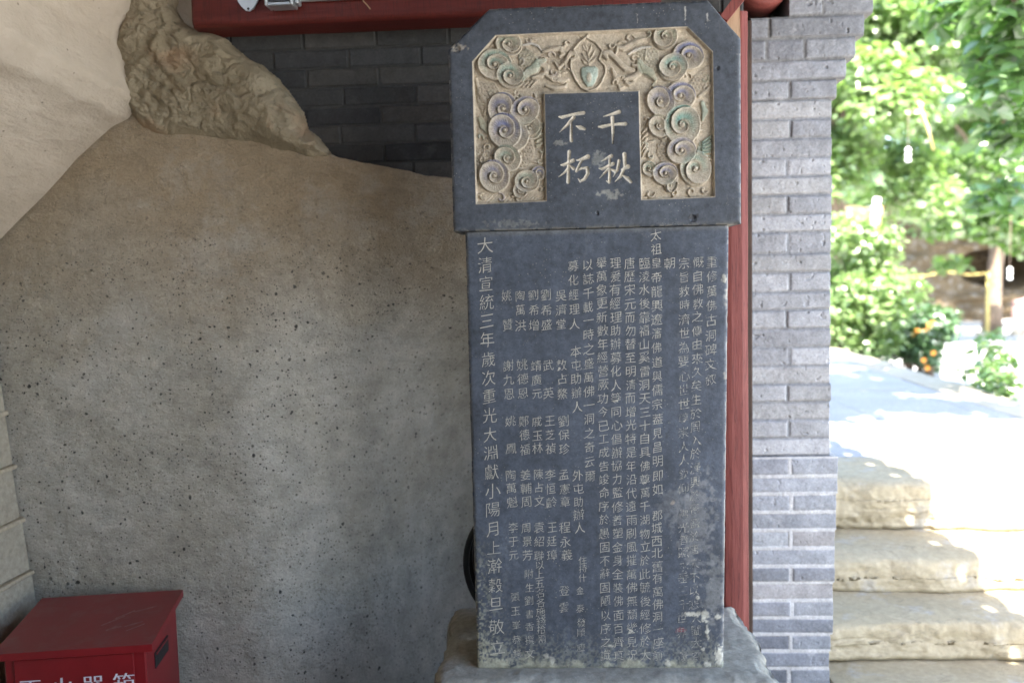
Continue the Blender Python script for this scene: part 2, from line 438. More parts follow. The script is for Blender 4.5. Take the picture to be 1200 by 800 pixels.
class MB:
    """collects boxes, tubes and rings; verts in world space"""
    def __init__(s): s.v = []; s.f = []; s.c = []
    def add(s, vs, fs, col=(1, 1, 1)):
        b = len(s.v)
        s.v += [tuple(map(float, p)) for p in vs]; s.f += [tuple(i+b for i in f) for f in fs]; s.c += [col]*len(vs)
    def box(s, x0, x1, y0, y1, z0, z1, bev=0.0, col=(1, 1, 1), jit=0.0, rng=None):
        b = min(bev, (x1-x0)/3, (y1-y0)/3, (z1-z0)/3)
        if b <= 0:
            P = [(x, y, z) for x in (x0, x1) for y in (y0, y1) for z in (z0, z1)]
            F = [(0, 1, 3, 2), (4, 6, 7, 5), (0, 4, 5, 1), (2, 3, 7, 6), (0, 2, 6, 4), (1, 5, 7, 3)]
            s.add(P, F, col); return
        P = []; idx = {}
        for ix in (0, 1):
            for iy in (0, 1):
                for iz in (0, 1):
                    c = np.array([(x0, x1)[ix], (y0, y1)[iy], (z0, z1)[iz]], float)
                    sg = np.array([1-2*ix, 1-2*iy, 1-2*iz], float)
                    j = (np.array([rng.uniform(-jit, jit) for _ in range(3)]) if jit else 0)
                    for ax in range(3):
                        q = c + sg*b; q[ax] = c[ax]
                        idx[(ix, iy, iz, ax)] = len(P); P.append(q+j)
        F = []
        for ax in range(3):
            o1, o2 = [a for a in range(3) if a != ax]
            for sd in (0, 1):
                q = []
                for u, w in ((0, 0), (1, 0), (1, 1), (0, 1)):
                    k = [0, 0, 0]; k[ax] = sd; k[o1] = u; k[o2] = w
                    q.append(idx[(k[0], k[1], k[2], ax)])
                flip = (sd == 0) ^ (ax == 1)
                F.append(tuple(q[::-1] if flip else q))
        for ax in range(3):                       # edges along ax
            o1, o2 = [a for a in range(3) if a != ax]
            for u in (0, 1):
                for w in (0, 1):
                    def K(t, nrm):
                        k = [0, 0, 0]; k[ax] = t; k[o1] = u; k[o2] = w
                        return idx[(k[0], k[1], k[2], nrm)]
                    F.append((K(0, o1), K(1, o1), K(1, o2), K(0, o2)))
        for ix in (0, 1):
            for iy in (0, 1):
                for iz in (0, 1):
                    F.append(tuple(idx[(ix, iy, iz, a)] for a in range(3)))
        s.add(P, F, col)
    def prism(s, poly, axis, a0, a1, col=(1, 1, 1)):
        """extrude a polygon (list of 2-tuples in the other two axes, in xyz order) along axis"""
        def p3(p, a):
            return (a, p[0], p[1]) if axis == 0 else ((p[0], a, p[1]) if axis == 1 else (p[0], p[1], a))
        n = len(poly)
        P = [p3(p, a0) for p in poly]+[p3(p, a1) for p in poly]
        F = [tuple(range(n))[::-1], tuple(range(n, 2*n))]+[(i, (i+1) % n, n+(i+1) % n, n+i) for i in range(n)]
        s.add(P, F, col)
    def tube(s, pts, rad_, seg=8, col=(1, 1, 1), caps=True):
        pts = [np.array(p, float) for p in pts]
        rs = rad_ if isinstance(rad_, (list, tuple)) else [rad_]*len(pts)
        P = []; ref = None
        for i, p in enumerate(pts):
            t = pts[min(i+1, len(pts)-1)]-pts[max(i-1, 0)]; t = t/(np.linalg.norm(t)+1e-9)
            if ref is None:
                ref = np.array([0, 0, 1.0]) if abs(t[2]) < 0.9 else np.array([1.0, 0, 0])
            u = np.cross(t, ref); u /= np.linalg.norm(u)+1e-9; w = np.cross(u, t); ref = w
            for k in range(seg):
                a = 2*math.pi*k/seg
                P.append(p+rs[i]*(u*math.cos(a)+w*math.sin(a)))
        F = []
        for i in range(len(pts)-1):
            for k in range(seg):
                a, b = i*seg+k, i*seg+(k+1) % seg
                F.append((a, b, b+seg, a+seg))
        if caps:
            F.append(tuple(range(seg))[::-1]); F.append(tuple(range((len(pts)-1)*seg, len(pts)*seg)))
        s.add(P, F, col)
    def lathe(s, prof, cx, cy, seg=16, col=(1, 1, 1)):
        P = []; F = []
        for r, z in prof:
            for k in range(seg):
                a = 2*math.pi*k/seg; P.append((cx+r*math.cos(a), cy+r*math.sin(a), z))
        for i in range(len(prof)-1):
            for k in range(seg):
                a, b = i*seg+k, i*seg+(k+1) % seg; F.append((a, b, b+seg, a+seg))
        F.append(tuple(range(seg))[::-1]); F.append(tuple(range((len(prof)-1)*seg, len(prof)*seg)))
        s.add(P, F, col)
    def build(s, name, mat, parent=None, smooth=False, off=(0, 0, 0), col=False):
        v = np.array(s.v)-np.array(off)
        o = mk(name, v, s.f, mat, parent, smooth, np.array(s.c) if col else None)
        bm_fix(o.data)
        return o
import bmesh
def bm_fix(me):
    bm = bmesh.new(); bm.from_mesh(me); bmesh.ops.recalc_face_normals(bm, faces=bm.faces[:]); bm.to_mesh(me); bm.free()

def grid_faces(nr, nc, flip=False):
    i = np.arange((nr-1)*nc).reshape(nr-1, nc)[:, :-1].ravel()
    f = np.stack([i, i+1, i+1+nc, i+nc], 1)
    return (f[:, ::-1] if flip else f).tolist()
def solid_front(name, X, Z, Y, back, mat, parent=None, col=None, off=(0, 0, 0), smooth=True, mid=None):
    """a slab whose carved front (grids X, Z, Y; rows upward, columns to the right; facing -Y) is closed by sides and a back at y=back"""
    nr, nc = X.shape
    V = np.stack([X, Y, Z], -1).reshape(-1, 3)
    F = grid_faces(nr, nc)
    ring = [c for c in range(nc)]+[r*nc+nc-1 for r in range(1, nr)]+[(nr-1)*nc+c for c in range(nc-2, -1, -1)]+[r*nc for r in range(nr-2, 0, -1)]
    nb = len(V); B = V[ring].copy(); B[:, 1] = back
    V = np.vstack([V, B]); n = len(ring)
    F += [(ring[(i+1) % n], ring[i], nb+i, nb+(i+1) % n) for i in range(n)]
    F.append(tuple(range(nb+n-1, nb-1, -1)))
    C = None
    if col is not None:
        C = np.vstack([col.reshape(-1, 3), col.reshape(-1, 3)[ring]])
    if mid is not None:
        mid = np.concatenate([mid.ravel(), np.zeros(n+1, int)])
    o = mk(name, V-np.array(off), F, mat, parent, False, C, mid)
    sm = np.zeros(len(F), bool); sm[:(nr-1)*(nc-1)] = smooth
    o.data.polygons.foreach_set("use_smooth", sm)
    return o

# ================================================================== ground, terrace, yard
LOW, TER = 0.3, 0.666
def sheet(name, x0, x1, y0, y1, z, mat):
    return structure(mk(name, [(x0, y0, z), (x1, y0, z), (x1, y1, z), (x0, y1, z)], [(0, 1, 2, 3)], mat))
sheet("ground", -600, 600, -600, 600, -0.02, MAT['yard'])
sheet("porch_floor", -2.4, 0.82, -3.0, 2.9, 0.0, MAT['floor'])
def yard():
    n = 40
    xs = np.linspace(2.6, 60, n); ys = np.linspace(2.0, 60, n)
    X, Y = np.meshgrid(xs, ys)
    Z = LOW+0.03*(fbm(X*0.3, Y*0.3)-0.5)
    o = mk("yard", np.stack([X, Y, Z], -1).reshape(-1, 3), grid_faces(n, n), MAT['yard'], smooth=True)
    structure(o)
yard()
def edge_x(Y): return 2.63+0.028*Y
def terrace():
    b = MB(); r = random.Random(5)
    b.prism([(0.3, 3.42), (edge_x(3.42)-0.02, 3.42), (edge_x(11)-0.02, 11.0), (0.3, 11.0)], 2, 0.02, TER-0.03)
    xs = [0.32, 1.09, 1.74, 2.36]
    for i in range(len(xs)):
        y = 3.74 + (0.0 if i % 2 else -0.0)
        first = True
        while y < 10.9:
            L = r.uniform(1.0, 1.5)*(0.6 if first and i % 2 else 1); first = False
            y1 = min(y+L, 10.95)
            x0a = xs[i]; x1a = xs[i+1] if i < 3 else None
            if x1a is None:
                p = [(x0a+0.003, y+0.003), (edge_x(y)-0.275, y+0.003), (edge_x(y1)-0.275, y1-0.003), (x0a+0.003, y1-0.003)]
                if edge_x(y)-0.275-x0a < 0.03: y = y1; continue
            else:
                p = [(x0a+0.003, y+0.003), (x1a-0.003, y+0.003), (x1a-0.003, y1-0.003), (x0a+0.003, y1-0.003)]
            b.prism(p, 2, TER-0.025, TER+r.uniform(-0.002, 0.002)); y = y1
    structure(b.build("terrace", MAT['pave']))
    k = MB(); y = 3.35
    while y < 10.9:
        L = r.uniform(0.8, 1.3); y1 = min(y+L, 10.95)
        z = TER+0.004+r.uniform(-0.004, 0.004)
        k.prism([(edge_x(y)-0.27, y+0.004), (edge_x(y)+r.uniform(-.01, .01), y+0.004), (edge_x(y1)+r.uniform(-.01, .01), y1-0.004), (edge_x(y1)-0.27, y1-0.004)], 2, 0.05, z)
        y = y1
    structure(k.build("kerb", MAT['kerb']))
terrace()

def stairs():
    t = thing("stone_stairs", "worn tan sandstone steps climbing beside the grey brick pillar", "stairs", (0.85, 2.5, 0))
    steps = [(3.33, 0.666, 0.44, 0.205), (3.03, 0.466, 0.40, 0.135), (2.78, 0.337, 0.38, 0.142), (2.50, 0.195, 0.38, 0.13), (2.22, 0.065, 0.38, 0.09)]
    for i, (y0, zt, dep, hgt) in enumerate(steps):
        nx = 330
        xs = np.linspace(0.848, edge_x(3.33)-0.01, nx)
        r = 0.026
        prof = [(dep, 0.0)]+[(d, 0.0) for d in np.linspace(dep*0.9, r*2, 18)]
        prof += [(r-r*math.sin(a), -r+r*math.cos(a)) for a in np.linspace(0, math.pi/2, 7)]
        prof += [(0.0, -h) for h in np.linspace(r*1.5, hgt-0.022, 26)]
        prof += [(0.008, -hgt+0.010), (0.03, -hgt)]
        P = np.array(prof)
        X, I = np.meshgrid(xs, np.arange(len(P)))
        PY, PZ = P[I, 0], P[I, 1]
        s = np.cumsum(np.r_[0, np.hypot(*np.diff(P, axis=0).T)])[I]
        nz = fbm(X*7, s*7, i*3.3+0.5, 5)-0.5
        n2 = fbm(X*2.2, s*1.5, i*7.7+2.5, 3)-0.5
        fr = np.exp(-((PY-0.0)/0.05)**2)
        n4 = fbm(X*16, s*26, i*5.1+1.5, 5, .6)-0.5
        lay = np.abs(np.mod((PZ+0.02*n2)/0.043+0.3*i, 1.0)-0.5)
        ledge = -0.006*np.exp(-(lay/0.07)**2)*(PZ < -0.03)*sstep(.42, .6, fbm(X*3+i, PZ*8, 4.4, 3))
        Yv = y0+PY+(nz*0.05+n2*0.075)*(0.2+fr)+n4*0.022*(PZ < -0.004)-ledge
        Zv = zt+PZ-(np.abs(nz)*0.022+np.clip(n2+0.25, 0, 1)*0.040+np.clip(n4-.08, 0, 1)*0.05)*fr*(PZ > -0.07) + (nz*0.008+n4*0.006)*(PZ > -0.01)
        if i == 0:      # crumbling underside of the topmost riser
            low = sstep(0.10, 0.17, -PZ)
            Yv += low*(0.015+0.05*np.maximum(fbm(X*22, PZ*30, 9, 4)-0.45, 0))*(X < 1.45)
        V = np.stack([X, Yv, Zv], -1).reshape(-1, 3)
        nr = len(P); F = grid_faces(nr, nx)
        # close: ends, back and bottom
        zb = zt-hgt
        base = len(V)
        L = [k*nx for k in range(nr)]; Rr = [k*nx+nx-1 for k in range(nr)]
        V = np.vstack([V, [[xs[0], y0+dep, zb], [xs[-1], y0+dep, zb]]])
        F.append(tuple(L+[base])); F.append(tuple((Rr+[base+1])[::-1]))
        F.append((0, nx-1, base+1, base)); F.append(((nr-1)*nx, base, base+1, nr*nx-1))
        o = mk("stone_step", V-np.array([0.85, 2.5, 0]), F, MAT['sand'], t, True)
        bm_fix(o.data)
    b = MB()       # rubble bed that carries the steps
    b.prism([(2.36, -0.015), (2.36, 0.0), (2.60, 0.0), (2.60, 0.06), (2.86, 0.06), (2.86, 0.19), (3.10, 0.19), (3.10, 0.325), (3.40, 0.325), (3.40, 0.455), (3.76, 0.455), (3.76, -0.015)], 0, 0.86, edge_x(3.3)-0.03)
    b.build("rubble_bed", MAT['plinth'], t, off=(0.85, 2.5, 0))
stairs()

# ================================================================== walls of the cave porch
def brick_mesh(rows, x_splits, y0, y1, cols, bev, jit, seed, colmul=None):
    b = MB(); r = random.Random(seed)
    for (z0, z1), xs in zip(rows, x_splits):
        for i in range(len(xs)-1):
            c = r.choice(cols); f = r.uniform(0.85, 1.15)
            j = r.uniform(-jit, jit)
            b.box(xs[i]+r.uniform(0, .001), xs[i+1]-r.uniform(0, .001), y0+j, y1, z0, z1, bev*r.uniform(.7, 1.4), tuple(q*f for q in c), jit*0.5, r)
    return b

def back_wall():
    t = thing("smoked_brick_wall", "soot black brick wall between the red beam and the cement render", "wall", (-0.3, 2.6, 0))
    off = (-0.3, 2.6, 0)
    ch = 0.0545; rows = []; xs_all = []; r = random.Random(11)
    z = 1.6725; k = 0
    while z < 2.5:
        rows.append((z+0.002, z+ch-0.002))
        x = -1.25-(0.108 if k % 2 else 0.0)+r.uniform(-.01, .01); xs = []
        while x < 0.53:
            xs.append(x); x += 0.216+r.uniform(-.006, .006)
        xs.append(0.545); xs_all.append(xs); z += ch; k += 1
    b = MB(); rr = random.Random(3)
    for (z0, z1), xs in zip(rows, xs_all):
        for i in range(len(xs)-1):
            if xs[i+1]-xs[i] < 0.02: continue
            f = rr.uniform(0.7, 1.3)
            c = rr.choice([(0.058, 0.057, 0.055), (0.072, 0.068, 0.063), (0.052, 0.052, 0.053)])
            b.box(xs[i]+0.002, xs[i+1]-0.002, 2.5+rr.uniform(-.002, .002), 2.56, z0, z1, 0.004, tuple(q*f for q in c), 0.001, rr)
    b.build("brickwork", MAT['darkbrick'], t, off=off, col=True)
    m = MB(); m.box(-1.9, 0.545, 2.504, 2.95, 1.66, 2.72); m.box(-1.9, 0.29, 3.385, 3.5, 0.0, 2.72); m.box(0.29, 0.586, 2.99, 3.4, 0.0, 2.72)
    m.build("wall_core", MAT['darkmortar'], t, off=off)
back_wall()

CEM = [(-300, 470), (-60, 330), (0, 280), (22, 258), (50, 230), (72, 207), (90, 185), (112, 166), (130, 152), (160, 148), (205, 152), (250, 158), (310, 168), (370, 178), (430, 190), (490, 203), (530, 208), (600, 224), (760, 240), (875, 260)]
CEMW = np.array([at_y(x, y, 2.46) for x, y in CEM])
def cement_wall():
    nc, nr = 330, 230
    xs = np.linspace(-2.05, 0.545, nc)
    top = np.interp(xs, CEMW[:, 0], CEMW[:, 2]) + 0.022*(fbm(xs*14, xs*0+3.3, 0, 5, .65)-0.5)
    top = top+0.07*sstep(-0.72, -0.95, xs)
    t = np.linspace(0, 1, nr)[:, None]
    X = np.broadcast_to(xs, (nr, nc)); Z = t*top[None, :]
    h = 0.010*(fbm(X*2.5, Z*2.5, 1.0, 4)-0.5)+0.006*(fbm(X*26, Z*34, 4.0, 4)-0.5)
    edge = np.clip((top[None, :]-Z)/0.03, 0, 1)
    Y = 2.46-h+0.004*(1-edge)**2+0.42*sstep(-0.95, -0.25, X)*sstep(1.70, 1.10, Z)+0.45*sstep(-0.62, -0.18, X)*sstep(1.45, 0.75, Z)*sstep(0.35, 0.20, X)  # wall hollowed back beside the slab, shape added to deepen the shade
    o = solid_front("cement_wall", X, Z, Y, 3.38, MAT['cement'])
    tag(o, "speckled grey brown cement rendered wall behind the red box and the slab", "wall")
cement_wall()

def left_wall():
    t = thing("cut_stone_wall", "low wall of cut stone courses with tan joints at the left picture edge", "wall", (-1.65, 1.0, 0))
    b = MB(); r = random.Random(21); ch = 0.1625
    mm = MB()
    def sh(mb):
        mb.v = [(x + (-1.662+0.0915*(1.23-z)), y, z) for x, y, z in mb.v]
    for k in range(11):
        z0 = k*ch-0.016
        y = -1.2-r.uniform(0, .3)
        while y < 2.455:
            y1 = min(y+r.uniform(0.42, 0.62), 2.458)
            if y1-y > 0.05:
                b.box(-0.3, r.uniform(-0.005, 0.004), y+0.003, y1-0.003, max(z0+0.007, 0), z0+ch-0.003, 0.006, (1, 1, 1), 0.003, r)
            y = y1
        mm.box(-0.28, 0.006+r.uniform(-.001, .002), -1.3, 2.457, z0+ch-0.0045, z0+ch+0.0085, 0.003, (1, 1, 1), 0.0012, r)
    sh(b); sh(mm)
    core = MB(); core.box(-0.5, -0.010, -1.25, 2.455, 0.0, 1.76); sh(core)
    b.build("stone_course", MAT['block'], t, off=(-1.65, 1.0, 0))
    mm.build("joint", MAT['tanmortar'], t, off=(-1.65, 1.0, 0))
    core.build("wall_core", MAT['block'], t, off=(-1.65, 1.0, 0))
left_wall()

def cream_vault():
    pts = [(-260, 470), (-60, 335), (0, 281), (22, 258), (50, 231), (72, 207), (90, 186), (112, 166), (130, 150), (150, 140), (165, 118), (158, 95), (150, 60), (152, 35), (166, 10), (176, -30), (182, -70)]
    W = np.array([at_y(x, y, 2.455) for x, y in pts])
    s = np.r_[0, np.cumsum(np.linalg.norm(np.diff(W, axis=0), axis=1))]
    nr, nc = 140, 170
    u = np.linspace(0, s[-1], nr)
    E = np.stack([np.interp(u, s, W[:, k]) for k in range(3)], 1)
    j = fbm(u*14, u*0+1.5, 0, 4)-0.5
    E[:, 0] += 0.014*j; E[:, 2] += 0.014*j
    tt = np.linspace(0, 1, nc)**1.6*2.9
    d = np.array([-0.16, -1.0, 0.13])
    V = E[:, None, :]+tt[None, :, None]*d
    uu = np.broadcast_to(u[:, None], (nr, nc)); vv = np.broadcast_to(tt[None, :], (nr, nc))
    n = np.array([0.75, -0.25, -0.6]); n /= np.linalg.norm(n)
    h = 0.045*(fbm(uu*1.7, vv*1.7, 2.0, 3)-0.5)*sstep(0, .5, vv)+0.012*(fbm(uu*9, vv*9, 5.0, 4)-0.5)*sstep(0, .08, vv)
    V = V+h[..., None]*n
    o = mk("plaster_vault", V.reshape(-1, 3), grid_faces(nr, nc), MAT['cream'], smooth=True)
    sm = o.modifiers.new("thickness", 'SOLIDIFY'); sm.thickness = 0.03; sm.offset = 1.0
    tag(o, "cream plastered cave vault bulging overhead at the upper left", "vault")
cream_vault()

def boulder():
    poly = [(140, -60), (138, 0), (132, 30), (126, 55), (128, 85), (134, 108), (138, 128), (158, 146), (182, 154), (215, 156), (250, 160), (290, 164), (312, 172), (345, 180), (382, 181), (372, 164), (352, 148), (345, 128), (330, 106), (318, 86), (296, 70), (275, 58), (255, 42), (238, 33), (222, 30), (205, 22), (200, 5), (216, -60)]
    W = np.array([at_y(x, y, 2.42)[[0, 2]] for x, y in poly])
    x0, z0 = W.min(0)-0.03; x1, z1 = W.max(0)+0.03
    nc, nr = 260, 230
    X, Z = np.meshgrid(np.linspace(x0, x1, nc), np.linspace(z0, z1, nr))
    wob = 0.02*(fbm(X*20, Z*20, 3.0, 4)-0.5)
    sd = -poly_sd(X, Z, W)+wob
    k = np.clip(sd/0.10, 0, 1)
    body = 0.055*np.sqrt(np.clip(2*k-k*k, 0, 1))
    wx, wz = X+0.05*(fbm(X*9, Z*9, 3.1, 3)-.5), Z+0.05*(fbm(X*9, Z*9, 5.7, 3)-.5)
    rid = np.abs(fbm(wx*8+wz*5, wz*11, 6.0, 5)-0.5)*2
    r2 = np.abs(fbm(wx*24, wz*30, 9.0, 4)-0.5)*2
    fac = np.abs(np.mod(fbm(wx*5, wz*6, 12.0, 3)*6, 1)-0.5)
    h = body*(0.7+0.6*fbm(X*4, Z*4, 8.0, 3)) + 0.6*(0.05*(fbm(X*6+Z*3, Z*8, 1.0, 6, .6)-0.5)+0.03*fac-0.018*np.exp(-rid*12)-0.010*np.exp(-r2*7)+0.034*(fbm(X*34, Z*40, 2.0, 5, .65)-0.5))*np.clip(sd/0.025, 0.4, 1)*sstep(-.002, .006, sd)
    Y = 2.478-np.where(sd > 0, h+0.02*np.clip(sd/0.03, 0, 1), -0.01)
    V = np.stack([X, Y, Z], -1).reshape(-1, 3)
    keep = (sd > -0.004).ravel()
    F = [f for f in grid_faces(nr, nc) if all(keep[i] for i in f)]
    used = np.unique(np.array(F)); mp = -np.ones(len(V), int); mp[used] = np.arange(len(used))
    F = [tuple(mp[list(f)]) for f in F]; Vf = V[used]
    # close the back
    e = {}
    for f in F:
        for a, b in zip(f, f[1:]+f[:1]):
            e[(a, b)] = 1
    bd = [(a, b) for (a, b) in e if (b, a) not in e]
    nv = len(Vf); bi = {}; extra = []
    for a, b in bd:
        for q in (a, b):
            if q not in bi: bi[q] = nv+len(extra); extra.append((Vf[q][0], 2.499, Vf[q][2]))
    F += [(b, a, bi[a], bi[b]) for a, b in bd]
    o = mk("boulder", list(map(tuple, Vf))+extra, F, MAT['rock'], smooth=True)
    tag(o, "rough tan natural rock bulging out between cream vault, black bricks and cement", "rock")
boulder()
def plaster_strip():
    a, b_ = at_y(172, 40, 2.48), at_y(224, -50, 2.48)
    nc = nr = 24
    X, Z = np.meshgrid(np.linspace(a[0]-0.06, b_[0]+0.03, nc), np.linspace(a[2]-0.04, b_[2]+0.1, nr))
    o = solid_front("plaster_patch", X, Z, 2.478-0.012*fbm(X*9, Z*9, 1.1), 2.503, MAT['cream'])
    tag(o, "small pale plaster patch beside the rounded end of the red beam", "plaster")
plaster_strip()

def beam():
    z0 = 2.207
    nc = 160; xs = np.linspace(-1.004, 0.30, nc)
    prof = []
    y0, y1, z1, r = 2.385, 2.497, 2.40, 0.018
    for a in np.linspace(0, math.pi/2, 6): prof.append((y0+r-r*math.cos(a), z0+r-r*math.sin(a)))
    prof.append((y1, z0)); prof.append((y1, z1)); prof.append((y0, z1))
    for q in np.linspace(0.1, 0.9, 8): prof.append((y0, z1+(z0+r-z1)*q))
    n = len(prof); V = []; F = []
    for i, x in enumerate(xs):
        e = min(1, (x+1.004)/0.02); sc = 0.75+0.25*math.sqrt(max(0, 1-(1-e)**2))
        for (y, z) in prof:
            w = 0.005*(float(fbm(x*6, z*15, 2.2))-0.5)
            yy = y1+(y-y1)*sc; zz = z1+(z-z1)*(0.9+0.1*sc)
            V.append((x, yy+w*2, zz+w))
    for i in range(nc-1):
        for k in range(n):
            a, b = i*n+k, i*n+(k+1) % n; F.append((a, b, b+n, a+n))
    F.append(tuple(range(n))); F.append(tuple(range((nc-1)*n, nc*n))[::-1])
    o = mk("red_beam", V, F, MAT['beam'], smooth=False); bm_fix(o.data)
    tag(o, "dark red painted timber beam above the black bricks behind the carved slab", "beam")
beam()

# ================================================================== post, log end, brick pillar
def post():
    t = thing("red_post", "cracked red painted timber post between the slab and the grey pillar", "post", (0.46, 2.48, 0))
    off = (0.46, 2.48, 0); nz = 120
    V = []; F = []
    zs = np.linspace(0.30, 2.20, nz)
    prof = [(0.36, 2.415), (0.415, 2.411), (0.450, 2.412), (0.466, 2.416), (0.4685, 2.423), (0.471, 2.416), (0.49, 2.412), (0.52, 2.412), (0.536, 2.418), (0.5395, 2.43), (0.5395, 2.49), (0.36, 2.49)]
    for z in zs:
        for (x, y) in prof:
            w = 0.004*(float(fbm(x*30, z*5, 1.4))-0.5)
            V.append((x+w, y-w, z))
    n = len(prof)
    for i in range(nz-1):
        for k in range(n): F.append((i*n+k, i*n+(k+1) % n, (i+1)*n+(k+1) % n, (i+1)*n+k))
    F.append(tuple(range(n))[::-1]); F.append(tuple(range((nz-1)*n, nz*n)))
    o = mk("post_shaft", np.array(V)-np.array(off), F, MAT['post'], t); bm_fix(o.data)
    b = MB()
    A = [at_y(*p, 2.405)[[0, 2]] for p in ((846, 52), (867, 66), (866, 8), (858, 6), (848, 26))]
    b.prism([tuple(a) for a in A], 1, 2.395, 2.4095); b.build("bare_strip", MAT['rawwood'], t, off=off)
    b = MB()
    A = [at_y(*p, 2.38)[[0, 2]] for p in ((842, 22), (851, 27), (884, -14), (872, -20))]
    b.prism([tuple(a) for a in A], 1, 2.36, 2.394); b.build("slanting_brace", MAT['post'], t, off=off)
    b = MB(); b.box(0.541, 0.584, 2.57, 2.62, 0.0, 2.22, 0.004); b.build("dark_liner", MAT['darkwood'], t, off=off)
post()
def log_end():
    b = MB()
    c = at_y(893, -22, 2.62)
    pts = [(c[0], y, c[2]) for y in (2.566, 2.575, 2.62, 2.75, 2.9)]
    b.tube(pts, [0.074, 0.082, 0.084, 0.085, 0.085], 28)
    o = b.build("log_beam", MAT['post'], smooth=True)
    tag(o, "round red painted log end resting on top of the brick pillar", "beam")
log_end()

PILX0, PILX1 = 0.587, 0.8215
def brick_front(name, t, off, rows, x0, mats, cols_of, face, back, gap, rough, seed, recess, mcol, lift=0.0):
    """rows: (z0, z1, [inner joints], x_right), lowest first. One relief of worn bricks with sunk joints; colours follow each brick."""
    r = random.Random(seed); rs = np.random.RandomState(seed)
    nc = 190; zs = []; xr = []; rid = []
    for k, (z0, z1, sp, xe) in enumerate(rows):
        n = max(8, int((z1-z0)/0.0013)); q = np.linspace(z0, z1, n); q[0] += 1e-4; q[-1] -= 1e-4
        zs += q.tolist(); xr += [xe]*n; rid += [k]*n
    zs = np.array(zs); xr = np.array(xr); rid = np.array(rid); nr = len(zs)
    s = np.linspace(0, 1, nc)
    X = x0+s[None, :]*(xr[:, None]-x0)+0.003*(fbm(zs*55, zs*0+seed, 0, 3)-0.5)[:, None]*np.where(s > .5, 1, -1)[None, :]
    Z = np.repeat(zs[:, None], nc, 1)
    warp = (fbm(X*28, Z*28, seed, 4)-0.5)
    H = np.full(X.shape, 0.0); C = np.zeros(X.shape+(3,))
    fine = fbm(X*130, Z*130, seed+2.0, 4)-0.5
    for k, (z0, z1, sp, xe) in enumerate(rows):
        w = rid == k
        xs = [x0-0.01]+list(sp)+[xe+0.01]
        for i in range(len(xs)-1):
            xa, xb = xs[i], xs[i+1]
            sel = w[:, None] & (X >= xa) & (X < xb)
            if not sel.any(): continue
            px, pz, ww = X[sel], Z[sel], warp[sel]
            tilt = r.uniform(-.02, .02)*(px-(xa+xb)/2)+r.uniform(-.03, .03)*(pz-(z0+z1)/2)
            dx = np.minimum(px-xa, xb-px); dz = np.minimum(pz-z0, z1-pz)
            rc = r.uniform(.004, .009)
            d = np.minimum(dx, dz)-np.clip(rc-dx, 0, rc)*np.clip(rc-dz, 0, rc)/rc*1.2
            d = d-gap/2*(1+1.0*ww*rough)+ww*0.006*rough
            e = sstep(-0.0012, 0.0042, d)
            jog = r.uniform(-.0022, .0022)
            top = jog+tilt+0.0035*ww*rough+0.0016*fine[sel]-0.0035*np.exp(-np.clip(d, 0, 1)/0.004)
            pit = fbm(px*60+i*7, pz*60, seed+k, 3); top -= 0.006*np.clip(pit-0.73, 0, 1)*6*rough
            jt = -recess+0.0018*fine[sel]+0.002*ww
            H[sel] = jt*(1-e)+top*e
            cols = cols_of(k); cb = np.array(r.choice(cols))*r.uniform(.9, 1.1)
            lo = fbm(px*16, pz*16, seed+3*k, 3)[:, None]
            cb2 = cb*(0.85+0.3*lo)
            C[sel] = (np.array(mcol)*(0.9+0.25*fine[sel][:, None]))*(1-e[:, None])+cb2*e[:, None]
    return solid_front(name, X, Z, face-H-lift, back, mats, t, C, off)

